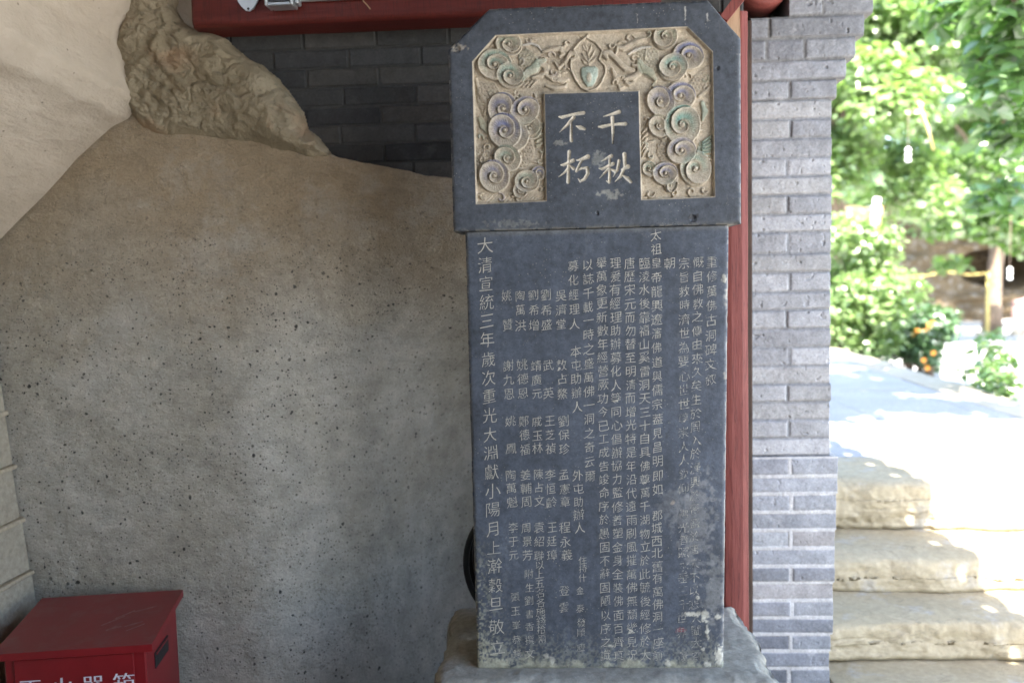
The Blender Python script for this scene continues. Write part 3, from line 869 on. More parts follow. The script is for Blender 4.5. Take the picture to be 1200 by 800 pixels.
def pillar():
    t = thing("brick_pillar", "grey brick pillar with stepped corbel top and white jointed base", "pillar", (0.70, 2.75, 0))
    off = (0.70, 2.75, 0); r = random.Random(8)
    def zz(y): return float(at_y(930, y, 2.6)[2])
    ys_up = [117, 139.5, 162, 184.5, 206.5, 228.5, 251, 272, 297, 319, 342, 363, 385, 407, 428.5, 450, 471, 491.5, 513, 534]
    cols = [(0.305, 0.302, 0.305), (0.325, 0.32, 0.322), (0.275, 0.272, 0.277), (0.31, 0.302, 0.295)]
    rows = []
    for i in range(len(ys_up)-1):
        rows.append((zz(ys_up[i+1]), zz(ys_up[i]), [] if i % 2 == 0 else [0.697+r.uniform(-.006, .006)], PILX1+r.uniform(-.002, .002)))
    rows.reverse()
    brick_front("shaft", t, off, rows, PILX0, MAT['brick'], lambda k: cols, 2.6, 2.985, 0.0045, 0.9, 31, 0.0045, (0.235, 0.235, 0.24))
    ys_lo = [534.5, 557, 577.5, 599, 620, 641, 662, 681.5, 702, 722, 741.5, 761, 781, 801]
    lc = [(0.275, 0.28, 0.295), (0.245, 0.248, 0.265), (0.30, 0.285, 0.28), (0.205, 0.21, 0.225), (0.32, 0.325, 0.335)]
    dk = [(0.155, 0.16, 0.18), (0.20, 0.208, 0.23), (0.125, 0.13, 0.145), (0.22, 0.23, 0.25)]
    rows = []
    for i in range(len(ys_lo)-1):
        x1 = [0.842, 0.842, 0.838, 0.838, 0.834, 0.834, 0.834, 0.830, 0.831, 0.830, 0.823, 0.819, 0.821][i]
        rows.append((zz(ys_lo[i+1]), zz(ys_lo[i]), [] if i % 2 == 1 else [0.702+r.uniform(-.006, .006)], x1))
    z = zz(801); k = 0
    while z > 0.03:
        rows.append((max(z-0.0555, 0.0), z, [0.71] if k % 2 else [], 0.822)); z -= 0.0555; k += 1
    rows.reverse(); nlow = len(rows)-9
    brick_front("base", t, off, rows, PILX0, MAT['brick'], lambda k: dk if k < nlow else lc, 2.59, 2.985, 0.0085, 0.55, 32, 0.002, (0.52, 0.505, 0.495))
    cc = [(0.20, 0.2, 0.208), (0.225, 0.225, 0.232), (0.18, 0.18, 0.19), (0.24, 0.24, 0.25)]
    R = [(94, 117, [0.700], 980), (70.5, 94, [], 991), (45, 70.5, [0.632, 0.742], 1002), (19.5, 45, [0.640], 1012.5)]
    R2 = [(-7, 19.5, [0.795], 1023), (-32, -7, [0.76], 1033), (-58, -32, [], 1043), (-84, -58, [0.8], 1052)]
    def rw(R): return [(zz(y1), zz(y0), sp, float(at_y(xr, (y0+y1)/2, 2.6)[0])) for (y0, y1, sp, xr) in R]
    brick_front("corbel", t, off, rw(R), PILX0, MAT['brick'], lambda k: cc, 2.598, 2.985, 0.0055, 1.1, 33, 0.005, (0.19, 0.185, 0.18))
    brick_front("corbel_head", t, off, rw(R2), 0.697, MAT['brick'], lambda k: cc, 2.598, 2.985, 0.0055, 1.1, 34, 0.005, (0.19, 0.185, 0.18))
pillar()

def porch_roof():
    t = thing("tiled_porch_roof", "grey tiled porch roof whose eave shades the slab and steps", "roof", (0, 0.5, 2.7))
    off = (0, 0.5, 2.7)
    def ex(Y): return 1.25+0.13*(2.82-Y)
    y0, y1 = -2.2, 3.3
    V = []
    for (y) in (y0, y1):
        V += [(ex(y)-0.05, y, 2.66), (ex(y)-0.05, y, 2.74), (-2.3, y, 3.75), (-2.3, y, 3.60)]
    F = [(0, 1, 2, 3), (4, 7, 6, 5), (0, 4, 5, 1), (1, 5, 6, 2), (2, 6, 7, 3), (3, 7, 4, 0)]
    o = mk("roof_deck", np.array(V)-np.array(off), F, MAT['darkwood'], t); bm_fix(o.data)
    b = MB(); y = y0+0.1
    while y < y1:
        e = ex(y); s = -1.0/(e+2.3)
        b.tube([(e+0.02, y, 2.735), (-2.25, y, 3.79)], 0.062, 10)
        b.tube([(e+0.0, y, 2.69), (e+0.035, y, 2.68)], 0.066, 14)
        y += 0.2
    b.build("tile_rows", MAT['tile'], t, off=off)
    b = MB(); y = y0+0.2
    while y < y1-0.1:
        b.tube([(ex(y)-0.08, y, 2.60), (-2.2, y, 3.53)], 0.045, 8); y += 0.35
    b.build("rafters", MAT['beam'], t, off=off)
def light_blocker():  # unseen walls added behind and beside the camera to cut frontal light
    b = MB(); b.box(-2.3, 1.1, -1.4, -1.2, 0.0, 2.75); b.box(0.86, 1.099, -1.199, -0.25, 0.0, 2.72)
    b.box(-2.6, -2.31, -2.5, 3.0, 0.0, 3.5)
    b.build("light_block_wall", MAT['cement'], bpy.data.objects["tiled_porch_roof"], off=(0, 0.5, 2.7))
porch_roof()
light_blocker()

# ================================================================== plinth and the carved stone slab
def plinth():
    x0, x1, y0, y1 = -0.305, 0.500, 1.92, 2.40
    nx, ny = 120, 80
    X, Y = np.meshgrid(np.linspace(x0, x1, nx), np.linspace(y0, y1, ny))
    Z = 0.549+0.014*(fbm(X*8, Y*8, 1.0, 6, .6)-0.5)+0.012*np.maximum(fbm(X*30, Y*30, 6.0, 4)-.5, 0)
    # grit heaped against the slab foot on the right, a worn left edge
    d = np.minimum.reduce([X-x0, x1-X, Y-y0, y1-Y])
    Z = Z-0.02*np.exp(-d/0.012)*(0.6+fbm(X*25, Y*25, 2.0, 3))
    Xo = X+np.where(d < 0.03, 1, 0)*0.045*(fbm(X*0+Y*14, Z*14, 4.0, 5)-0.5)*np.where(X < 0, 1, 1)
    Yo = Y+np.where((Y-y0) < 0.03, 1, 0)*0.015*(fbm(X*14, Z*0, 5.0, 4)-0.5)
    V = np.stack([Xo, Yo, Z], -1).reshape(-1, 3)
    F = grid_faces(ny, nx)
    ring = [c for c in range(nx)]+[r*nx+nx-1 for r in range(1, ny)]+[(ny-1)*nx+c for c in range(nx-2, -1, -1)]+[r*nx for r in range(ny-2, 0, -1)]
    lay = [ring]; base = V[ring]
    for k, z in enumerate(np.linspace(0.53, 0.0, 40)):
        q = base.copy(); q[:, 2] = z
        j = 0.03*(fbm(q[:, 0]*12+q[:, 1]*9, q[:, 2]*14, 7.0, 6, .6)-0.5)
        q[:, 0] += j; q[:, 1] += j
        cx = np.array([(x0+x1)/2, (y0+y1)/2]); q[:, :2] += (q[:, :2]-cx)*(0.16*(0.55-z))
        st = len(V); V = np.vstack([V, q]); lay.append(list(range(st, st+len(ring))))
    for a, b in zip(lay[:-1], lay[1:]):
        n = len(a); F += [(a[(i+1) % n], a[i], b[i], b[(i+1) % n]) for i in range(n)]
    o = mk("concrete_plinth", V, F, MAT['plinth'], smooth=True)
    tag(o, "rough grey concrete plinth under the inscribed stone slab", "plinth")
plinth()

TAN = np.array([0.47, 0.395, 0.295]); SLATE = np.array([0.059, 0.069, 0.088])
TEAL = np.array([0.16, 0.36, 0.30]); BLUE = np.array([0.11, 0.14, 0.31]); GREEN = np.array([0.20, 0.29, 0.20])
YH, YB = 1.985, 2.0
STL = thing("inscribed_stele", "tall dark slate memorial slab with carved cloud panel and columns of characters", "stele", (0.095, 2.08, 0.55))
SOFF = (0.095, 2.08, 0.55)

def spiral(U, V, c, R, phase, sgn, pig, amt, H, C, lev=1.0, k=0.27):
    w = (np.abs(U-c[0]) < R*1.25) & (np.abs(V-c[1]) < R*1.25)
    if not w.any(): return
    x, y = (U[w]-c[0]), (V[w]-c[1])
    r = np.hypot(x, y)+1e-6; th = np.arctan2(y, x)*sgn+phase
    Rb = R*(1.0+0.05*np.sin(th*2.0))
    f = np.log(np.maximum(r/Rb, 1e-3))/math.log(k)
    turn = np.mod(th/(2*math.pi), 1.0)
    g = f-turn*1.0
    # spiral whorl coordinate: 0 at an outer rim, rising to 1 at the next inner rim
    q = np.where(f < turn, f/np.maximum(turn, 0.12), np.mod(g, 1.0))
    q = np.clip(q, 0, 1)
    wh = np.where(f < turn, 0, np.floor(g)+1)
    rim = np.exp(-(q/0.13)**2)
    prof = 0.0075*(1-0.75*q**0.8)+0.0012*rim
    prof += wh*0.0006
    prof += 0.00035*np.sin(th*34)*sstep(0.1, 0.35, q)*(1-sstep(.8, 1, q))*(r > R*0.2)
    core = r < R*0.12
    prof = np.where(core, 0.0072*np.sqrt(np.clip(1-(r/(R*0.16))**2, 0, 1))+0.002, prof)
    a = sstep(1.0, 0.93, r/Rb)
    hv = H[w]; H[w] = hv*(1-a)+a*(-0.0125+0.0022+prof*lev*1.25)
    pm = amt*np.exp(-((q-0.55)/0.3)**2)*(r > R*0.13)*(0.5+0.5*np.cos(th-phase+1.6*sgn))*(0.55+0.9*fbm(U[w]*.22, V[w]*.22, c[0]*.1))
    pm = np.clip(pm*a*0.8, 0, 0.85)[:, None]
    gl = (0.18*a*(1-rim))[:, None]
    cc = C[w]
    cc = cc*(1-gl)+gl*np.array([0.27, 0.26, 0.22])
    wht = (0.35*a*rim)[:, None]; cc = cc*(1-wht)+wht*np.array([0.52, 0.47, 0.38])
    C[w] = cc*(1-pm)+pm*pig

def head():
    nc, nr = 560, 430
    xl, xr, zb, zt = -0.2345, 0.4265, 1.6035, 2.103
    xs = np.linspace(xl, xr, nc)
    ztop = np.minimum.reduce([np.full(nc, zt), 2.016+(xs-xl)*0.90, 2.017+(xr-xs)*1.18])
    ztop = ztop+0.002*(fbm(xs*60, xs*0+2, 0, 3)-0.5)
    t = np.linspace(0, 1, nr)[:, None]
    X = np.broadcast_to(xs, (nr, nc)).copy(); Z = zb+t*(ztop[None, :]-zb)
    P = np.stack([X, np.full_like(X, YH), Z], -1)
    U, V = project(P)
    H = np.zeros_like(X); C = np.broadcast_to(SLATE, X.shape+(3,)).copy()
    C *= np.array([0.86, 0.83, 0.78])*(0.72+0.55*fbm(U*.02, V*.02, 3.3, 4))[..., None]  # darker, less blue than the shaft: weaker light painted into the head's colour
    panel = [(553.9, 72.6), (580.9, 42.2), (805.3, 32), (834.7, 60.8), (837.4, 230.5), (752, 233.9), (749, 106.3), (637.6, 109.7), (640, 235.2), (558.3, 239)]
    sd = poly_sd(U, V, panel)
    inp = sd < 0
    floor = -0.0125
    H = np.where(inp, floor*sstep(0.3, -1.6, sd)+0.0006*(fbm(U*.5, V*.5, 2, 3)-0.5), H)
    tanv = TAN*(0.82+0.4*fbm(U*.06, V*.06, 1.0, 4))[..., None]
    a = sstep(1.2, 0.2, sd)[..., None]; C = C*(1-a)+tanv*a
    Hp, Cp = np.full_like(H, floor), C.copy()
    Hp += 0.0007*(fbm(U*.6, V*.6, 2, 3)-0.5)
    # hatched texture at the foot of both panel legs
    ft = sstep(226, 232, V)*0.0008*np.sin((U+V)*1.5); Hp += ft
    def raise_(d, h, soft=0.25, pig=None, amt=0.0, base=None):
        nonlocal Hp, Cp
        a = sstep(1.0, 1.0-soft, d)
        top = (floor if base is None else base)+h*np.sqrt(np.clip(1-np.clip(d, 0, 1)**2*0.6, 0, 1))
        Hp = np.where(a > 0, np.maximum(Hp*(1-a)+top*a, Hp-0.01*a), Hp)
        if pig is not None:
            k = (a*amt)[..., None]; Cp = Cp*(1-k)+k*pig
    def scales(poly, h=0.004, pitch=4.2, pig=None, amt=0.0):
        nonlocal Hp, Cp
        s = poly_sd(U, V, poly); ins = sstep(0.4, -1.2, s)
        row = np.floor(V/pitch); xx = U/pitch+0.5*np.mod(row, 2)
        fx, fy = np.mod(xx, 1)-0.5, np.mod(V/pitch, 1)
        dd = np.hypot(fx, fy-0.1)
        sc = np.exp(-((dd-0.52)/0.13)**2)
        dome = np.exp(np.clip(s, -30, 0)/9.0)
        Hp = Hp*(1-ins)+ins*(floor+h*(1.25-0.6*dome)-0.0019*sc)
        g = (ins*0.35)[..., None]; Cp = Cp*(1-g)+g*np.array([0.27, 0.225, 0.165])
        if pig is not None:
            k = (ins*amt)[..., None]; Cp = Cp*(1-k)+k*pig
    def strk(pts, ws, h, pig=None, amt=0.0):
        raise_(line_d(U, V, pts, ws), h, 0.3, pig, amt)
    def cut(pts, ws, h):
        nonlocal Hp
        d = line_d(U, V, pts, ws); Hp = Hp-h*np.clip(1-d, 0, 1)
    # dragon bodies (scaled) behind the clouds, left then right
    scales([(556, 92), (566, 96), (580, 96), (589, 112), (578, 130), (566, 138), (558, 118)])
    strk([(557, 92), (562, 108), (570, 122), (567, 134)], [2.2, 2.4, 2.2, 1.8], 0.0055)
    scales([(606, 62), (616, 54), (628, 62), (634, 78), (620, 82), (608, 78)], pig=GREEN, amt=.15)
    scales([(612, 170), (622, 162), (627, 176), (622, 192), (610, 200), (604, 196), (612, 184)])
    scales([(556, 172), (566, 170), (578, 180), (574, 194), (558, 192)], 0.0035)
    scales([(824, 78), (834, 72), (836, 92), (830, 104), (818, 112), (806, 98), (812, 90)])
    strk([(833, 100), (828, 106), (820, 112)], [2.2, 2.6, 2.2], 0.0055)
    scales([(746, 56), (760, 50), (772, 58), (774, 82), (762, 92), (748, 84)], pig=GREEN, amt=.12)
    scales([(770, 168), (778, 162), (784, 176), (782, 192), (776, 192), (770, 180)])
    scales([(820, 166), (834, 158), (836, 176), (824, 182), (816, 178)], 0.0035, pig=TEAL, amt=.3)
    # scaled fins / flame tails
    for k in range(6):
        strk([(558+0.2*k, 172+4*k), (553.5+4, 170+4*k)], [1.6, 0.6], 0.006)
        strk([(824, 166+3*k), (834, 158+5*k)], [1.4, 0.6], 0.0075, TEAL, .3)
    for k in range(5):
        strk([(629, 150+5*k), (636, 143+6*k)], [2.2, 0.8], 0.006, GREEN, .3)
        strk([(758, 150+6*k), (752.5, 156+7*k)], [2.2, 0.8], 0.006)
    # left dragon head and whiskers
    strk([(612, 92), (618, 84), (626, 80), (631, 72), (638, 70)], [3, 5.5, 6.5, 5, 3], 0.0085, TEAL, .25)
    strk([(634, 74), (640, 77), (640, 84), (634, 88), (624, 90)], [4, 4.2, 3.6, 3.2, 2], 0.008)
    strk([(636, 60), (646, 57), (656, 56), (660, 62), (656, 66)], [1.4, 3.6, 3.8, 3, 1.4], 0.008)
    strk([(650, 72), (655, 79), (663, 71), (668, 62), (674, 62), (675, 68), (669, 69)], [1.4, 2.2, 2.6, 3.6, 3.8, 3, 1.5], 0.009)
    strk([(640, 88), (650, 92), (660, 94), (666, 92)], [2, 4.8, 4.2, 1.2], 0.0085)
    strk([(650, 92), (656, 86), (664, 84)], [3, 2.6, 1.0], 0.008)
    strk([(640, 100), (650, 103), (662, 101), (664, 97)], [1.5, 2.8, 2.6, 1.2], 0.007)
    for k in range(4): strk([(628-5*k, 94+1*k), (622-5*k, 101)], [2.0, 0.8], 0.006)
    strk([(613, 52), (622, 50), (630, 53), (634, 58)], [1.6, 1.8, 1.8, 1.0], 0.0065, np.array([.55, .53, .5]), .5)
    # right dragon head and whiskers
    strk([(768, 92), (762, 84), (754, 80), (749, 72)], [3, 5.5, 6, 4], 0.0085, GREEN, .3)
    strk([(712, 68), (708, 62), (714, 61), (720, 66), (727, 74), (734, 80), (742, 82)], [2.2, 4, 4, 3.6, 3.8, 4.2, 3], 0.009)
    strk([(722, 62), (724, 55), (731, 56), (740, 51), (750, 46), (758, 44)], [1.4, 2.4, 3.8, 3.4, 2.6, 1.2], 0.008)
    strk([(737, 62), (744, 58), (752, 55), (764, 54)], [1.3, 2.2, 2.2, 1.2], 0.007, np.array([.55, .53, .5]), .4)
    strk([(718, 80), (720, 86), (722, 90), (730, 90)], [1.6, 2.6, 4, 3], 0.008)
    strk([(732, 92), (742, 90), (750, 84), (748, 76), (742, 76)], [2.4, 4.6, 3.8, 2.6, 1.5], 0.0085)
    strk([(734, 96), (738, 98), (744, 95)], [2.5, 2.6, 1.2], 0.007)
    strk([(725, 99), (727, 103), (731, 101)], [1.6, 2.2, 1.2], 0.0065)
    # pointed niche with vase and sprig
    Lf = [(690, 40), (680, 48), (672, 57), (677, 66), (669, 71), (669, 80), (674, 92), (681, 102), (690, 106)]
    Rt = [(687, 43), (698, 49), (706, 59), (702, 69), (709, 76), (710, 84), (705, 96), (699, 103), (690, 106)]
    niche = Lf+Rt[::-1]
    sdn = poly_sd(U, V, niche); ins = sstep(0.5, -1.0, sdn)
    Hp = Hp*(1-ins)+ins*(floor+0.0015)
    strk(Lf, [1.3]*9, 0.0075); strk(Rt, [1.3]*9, 0.0075)
    cut([(677, 40), (683, 45)], [1.1, .8], 0.003)
    vase = [(681, 79), (684, 77), (698, 76.5), (701.5, 80), (701, 88), (698, 96), (694.5, 101), (688, 101.5), (683.5, 96), (680.5, 88)]
    sv = poly_sd(U, V, vase); av = sstep(0.4, -1.2, sv)
    Hp = Hp*(1-av)+av*(floor+0.004+0.0065*np.sqrt(np.clip(-sv/9, 0, 1)))
    kv = (av*0.6)[..., None]; Cp = Cp*(1-kv)+kv*np.array([0.28, 0.42, 0.37])
    inn = sstep(1.0, 0.5, np.hypot((U-690.5)/4.2, (V-91)/8))
    Hp += inn*0.0015; ki = (inn*0.8)[..., None]; Cp = Cp*(1-ki)+ki*TAN*1.0
    strk([(690.5, 77), (690, 66), (688, 58), (686, 50)], [1.2, 1.0, 0.9, 0.5], 0.005)
    for p in ([(690, 70), (694, 65), (697, 58)], [(690, 72), (686, 68), (682, 61)], [(689, 64), (692, 57), (693, 52)], [(689, 60), (685, 57), (683, 52)], [(690, 74), (695, 70), (699, 66)], [(690, 75), (685, 73), (682, 68)]):
        strk(p, [0.9, 1.5, 0.5], 0.005)
    # small curls, flames and scale tufts that fill the ground between
    rr = random.Random(14)
    spots = [(562, 160), (571, 172), (566, 186), (606, 108), (632, 118), (626, 132), (607, 182), (634, 176), (632, 188), (600, 228), (565, 228), (632, 222), (586, 232), (600, 112), (645, 64), (664, 50), (660, 78), (650, 84), (716, 52), (722, 96), (744, 68), (760, 66), (768, 100), (828, 128), (822, 150), (830, 190), (758, 140), (757, 170), (764, 182), (790, 226), (812, 224), (826, 222), (762, 226), (778, 158), (806, 88), (826, 92), (575, 110), (562, 104), (610, 70), (620, 46), (760, 38), (738, 44)]
    for (cx, cy) in spots:
        a0 = rr.uniform(0, 6.28); sg = rr.choice((-1, 1)); R0 = rr.uniform(4.0, 6.5)
        pts = [(cx+R0*(1-q*.75)*math.cos(a0+sg*q*4.2), cy+R0*(1-q*.75)*math.sin(a0+sg*q*4.2)) for q in np.linspace(0, 1, 8)]
        strk(pts, [0.5, 1.0, 1.4, 1.5, 1.5, 1.5, 1.4, 1.2], rr.uniform(.0045, .007), rr.choice((TEAL, GREEN, BLUE, TAN)), rr.choice((0, .12, .25)))
        if rr.random() < .6:
            b0 = a0+2.5
            strk([(cx+R0*math.cos(b0), cy+R0*math.sin(b0)), (cx+R0*1.7*math.cos(b0+.35), cy+R0*1.7*math.sin(b0+.35)), (cx+R0*2.3*math.cos(b0+.3), cy+R0*2.3*math.sin(b0+.3))], [1.6, 1.3, .4], .005)
    # clouds
    S = [((596, 51), 15.5, 0.4, 1, GREEN, .7), ((579.5, 75), 20, 0.9, -1, TEAL, .6), ((597.8, 88), 16.5, 0.2, 1, TEAL, .6),
         ((620, 150), 15, 1.0, 1, GREEN*.9, .3), ((589, 127), 19.5, 2.4, 1, BLUE, .75), ((615.3, 128.5), 17.5, 0.0, -1, BLUE, .6), ((601, 160), 19, 4.4, 1, BLUE, .25), ((591, 152.5), 21, 2.6, 1, BLUE, .95),
         ((594.4, 185), 16.5, 3.0, 1, TEAL, .45), ((579, 206), 19.5, 2.6, 1, BLUE, .7), ((631.5, 202), 9, 1.0, -1, BLUE, .8), ((609.6, 222.5), 9.5, 2.0, 1, BLUE, .3), ((617.3, 212), 14.5, 0.8, 1, TEAL, .35)]
    S += [((780, 42), 15.5, 2.8, -1, GREEN, .6), ((807, 64.5), 18.5, 0.9, -1, BLUE, .95), ((789, 78), 17.5, 3.4, -1, TEAL, .7),
          ((797.5, 112), 18.5, 0.6, -1, BLUE, .9), ((774.5, 118), 18, 2.6, 1, BLUE, .5), ((773, 147), 14, 3.0, 1, GREEN, .25), ((800, 146), 23.5, 5.6, -1, TEAL, .9),
          ((815.5, 197), 20.5, 5.6, 1, TEAL, .55), ((799, 176), 17.5, 0.6, -1, BLUE, .55), ((761.5, 197.5), 9.5, 3.0, 1, TEAL, .5), ((787, 217), 8.5, 5.0, 1, GREEN, .4), ((780, 203), 15, 0.7, -1, BLUE, .7)]
    for (c, R, ph, sg, pig, am) in S: spiral(U, V, c, R, ph, sg, pig, am, Hp, Cp)
    # pointed little leaves
    strk([(562, 138), (566, 148), (570, 155)], [3, 4.5, 1.5], 0.005, GREEN, .3)
    strk([(824, 120), (827, 130), (824, 140)], [3, 4.5, 1.5], 0.006, TEAL, .35)
    strk([(787, 222), (792, 212), (795, 207)], [3, 2.4, 1], 0.006)
    e = sstep(-0.3, -2.2, sd)
    H = np.where(inp, np.minimum(H*(1-e)+Hp*e, 0.0012), H)
    C = np.where(inp[..., None], Cp*e[..., None]+C*(1-e[..., None]), C)
    # four big cut characters
    def Q(pts): return [(640+x*0.15, 110+y*0.15) for x, y in pts]
    B = [([(570, 142), (520, 158), (450, 178)], [13, 9, 3]), ([(412, 258), (440, 258), (520, 240), (620, 236)], [6, 11, 8, 12]), ([(518, 185), (522, 300), (518, 388)], [12, 9, 3]),
         ([(103, 180), (125, 185), (200, 164), (292, 150)], [5, 10, 9, 12]), ([(215, 185), (165, 245), (106, 299)], [12, 9, 2]), ([(196, 215), (195, 340), (197, 370)], [7, 9, 9]), ([(236, 252), (268, 265), (302, 276)], [3, 14, 8]),
         ([(118, 556), (140, 556), (212, 522)], [5, 10, 12]), ([(181, 452), (174, 560), (172, 690)], [11, 8, 11]), ([(176, 578), (140, 620), (100, 648)], [9, 6, 2]), ([(186, 560), (215, 584)], [5, 11]),
         ([(243, 520), (270, 515), (326, 492)], [5, 9, 15]), ([(290, 505), (262, 548), (238, 604)], [6, 7, 9]), ([(238, 604), (280, 582), (320, 580), (326, 622), (300, 668), (268, 684), (250, 662)], [5, 7, 10, 11, 10, 8, 2]),
         ([(508, 488), (480, 502), (436, 526)], [13, 9, 3]), ([(418, 582), (440, 588), (522, 548)], [5, 9, 12]), ([(495, 505), (496, 600), (494, 692)], [7, 8, 9]), ([(494, 692), (470, 680)], [9, 2]), ([(490, 585), (455, 620), (420, 658)], [8, 7, 2]), ([(498, 586), (540, 606)], [4, 12]),
         ([(570, 522), (556, 600), (524, 648)], [9, 8, 2]), ([(612, 472), (615, 570), (580, 648), (538, 688)], [13, 9, 9, 2]), ([(638, 570), (592, 592)], [15, 6]), ([(598, 638), (636, 662), (662, 690)], [4, 13, 9])]
    M = np.zeros(X.shape, bool)
    for pts, ws in B:
        d = line_d(U, V, Q(pts), [w*0.15*1.12 for w in ws])
        ins = d < 1.0
        H = np.where(ins, np.minimum(H, -0.003*np.clip(1-d, 0, 1)**0.5), H); M |= d < 1.12
        k = sstep(1.25, 0.9, d)[..., None]; C = C*(1-k)+k*np.array([0.56, 0.50, 0.40])
    # dusty wear blotches, drips, worn rim
    def blotch(cx, cy, rx, ry, s, col, am):
        nonlocal C
        d = np.hypot((U-cx)/rx, (V-cy)/ry)+1.1*(fbm(U*.35, V*.35, s, 5)-0.5)*2
        k = (am*sstep(0.9, 0.4, d)*(~inp))[..., None]; C = C*(1-k)+k*np.array(col)
    blotch(718, 228, 18, 7, 1.0, (.27, .26, .22), .6); blotch(702, 186, 12, 12, 2.0, (.25, .25, .22), .45); blotch(656, 168, 8, 6, 3.0, (.3, .29, .25), .5)
    blotch(812, 255, 9, 7, 4.0, (.02, .02, .022), .8); blotch(535, 56, 12, 5, 5.0, (.34, .30, .24), .7); blotch(803, 18, 1.5, 14, 6.0, (.4, .38, .34), .8); blotch(829, 20, 1.5, 6, 7.0, (.4, .38, .34), .7)
    blotch(747, 24, 1.2, 6, 8.0, (.4, .38, .34), .6); blotch(600, 262, 40, 5, 9.0, (.20, .195, .17), .35)
    de = np.minimum.reduce([X-xl, xr-X, ztop[None, :]-Z, Z-zb])
    chip = fbm(X*90, Z*90, 4.0, 4)
    H -= 0.006*np.exp(-de/0.0035)+0.006*np.clip(0.5-de/0.01, 0, 1)*np.clip(chip-0.5, 0, 1)*3
    wr = (np.exp(-de/0.0025)*(chip > 0.47)*0.55)[..., None]; C = C*(1-wr)+wr*np.array([.30, .285, .245])
    H += 0.0009*(fbm(X*30, Z*30, 5.0, 3)-0.5)*(~inp)
    for (cx, cy, rr) in ((812, 256, 5), (535, 57, 6), (841, 80, 3), (700, 250, 3)):
        d = np.hypot(U-cx, V-cy)/rr+0.8*(fbm(U*.5, V*.5, rr, 3)-.5); H -= 0.004*sstep(1, .3, d)*(~inp)
    mid = ((sd[:-1, :-1] < 0.3) | M[:-1, :-1]).astype(int)
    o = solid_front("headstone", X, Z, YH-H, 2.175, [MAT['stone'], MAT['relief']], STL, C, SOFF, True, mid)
    o["label"] = "chamfered top block with tan cloud and dragon relief"
head()

def body():
    nc, nr = 270, 460
    zb, zt = 0.545, 1.602
    t = np.linspace(0, 1, nr)[:, None]; s = np.linspace(0, 1, nc)[None, :]
    Z = zb+t*(zt-zb)+0*s
    xl = -0.2085+0*t; xr = 0.3845+0.0165*t
    X = xl+(xr-xl)*s
    P = np.stack([X, np.full_like(X, YB), Z], -1); U, V = project(P)
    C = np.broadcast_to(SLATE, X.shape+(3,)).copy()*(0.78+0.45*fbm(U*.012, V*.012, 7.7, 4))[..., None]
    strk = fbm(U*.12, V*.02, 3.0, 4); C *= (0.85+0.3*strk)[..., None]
    de = np.minimum.reduce([X-xl, xr-X, Z-zb+0*X])
    chip = fbm(X*80, Z*80, 2.0, 4)
    H = -0.005*np.exp(-de/0.003)-0.012*np.clip(0.5-de/0.012, 0, 1)*np.clip(chip-0.52, 0, 1)*3
    def blotch(cx, cy, rx, ry, sd, col, am, h=0.0, fr=.3, amp=2.0):
        nonlocal C, H
        d = np.hypot((U-cx)/rx, (V-cy)/ry)+amp*(fbm(U*fr, V*fr, sd, 5)-0.5)
        k = (am*sstep(0.95, 0.5, d)); H = H+h*k
        k = k[..., None]; C = C*(1-k)+k*np.array(col)
    # pale dust worn into the right side, lime crust along the foot
    blotch(815, 610, 26, 60, 1.0, (.20, .20, .20), .6, 0, .2); blotch(790, 590, 26, 20, 2.0, (.18, .18, .18), .4, 0, .25); blotch(838, 690, 16, 60, 3.0, (.22, .22, .21), .5, 0, .2)
    lime = (.33, .32, .24)
    ft = sstep(784, 770, V+34*(fbm(U*.09, V*.09, 5.0, 5)-.5))          # 0 at the foot, 1 above
    sp = sstep(0.56, 0.66, fbm(U*.45, V*.45, 6.0, 4)+0.33*(1-sstep(783, 690, V))-0.17)
    edgeW = np.exp(-np.minimum(U-560, 900-U)/30)
    k = np.clip((1-ft)*0.9+sp*(1-sstep(784, 715, V))*0.8*(0.35+edgeW), 0, 1)
    lf = sstep(0.5, 0.6, fbm(U*.4, V*.4, 8.0, 4))*np.exp(-np.clip(U-560, 0, 99)/14)*sstep(600, 720, V)*0.8
    k = np.clip(k+lf, 0, .92)[..., None]; C = C*(1-k)+k*np.array(lime); H = H+0.0006*k[..., 0]
    for (cx, cy, rx, ry, sd_) in ((826, 721, 6, 9, 1), (812, 719, 13, 3.5, 2), (829, 740, 3, 10, 3), (841, 722, 4, 4, 4), (783, 777, 5, 5, 5), (829, 778, 5, 5, 6), (647, 772, 5, 6, 7), (640, 768, 4, 4, 8), (716, 756, 5, 1.5, 9), (849, 326, 3.5, 7, 10), (824, 760, 3, 3, 11), (818, 700, 3, 3, 12), (843, 768, 6, 14, 13)):
        blotch(cx, cy, rx, ry, sd_*1.7, (.44, .42, .35), .85, 0.0008, .4, 1.6)
    blotch(798, 738, 6, 4, 3.1, (.30, .05, .07), .6, 0, .5, 1.8); blotch(850, 440, 4, 5, 4.1, (.3, .27, .22), .6); blotch(851, 350, 4, 14, 5.1, (.3, .28, .24), .6)
    blotch(781, 511, 2, 4, 6.6, (.03, .03, .03), .7); blotch(788, 588, 3, 3, 7.1, (.32, .27, .22), .7)
    wr = (np.exp(-de/0.0022)*(chip > 0.44)*0.6)[..., None]; C = C*(1-wr)+wr*np.array([.38, .36, .31])
    gl = (sstep(6, 0, V-(274-.031*(U-545)))*0.3)[..., None]; C = C*(1-gl)+gl*np.array([.2, .19, .17])
    # pale arris where the edges are chipped
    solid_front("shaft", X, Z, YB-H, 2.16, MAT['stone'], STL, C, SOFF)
body()

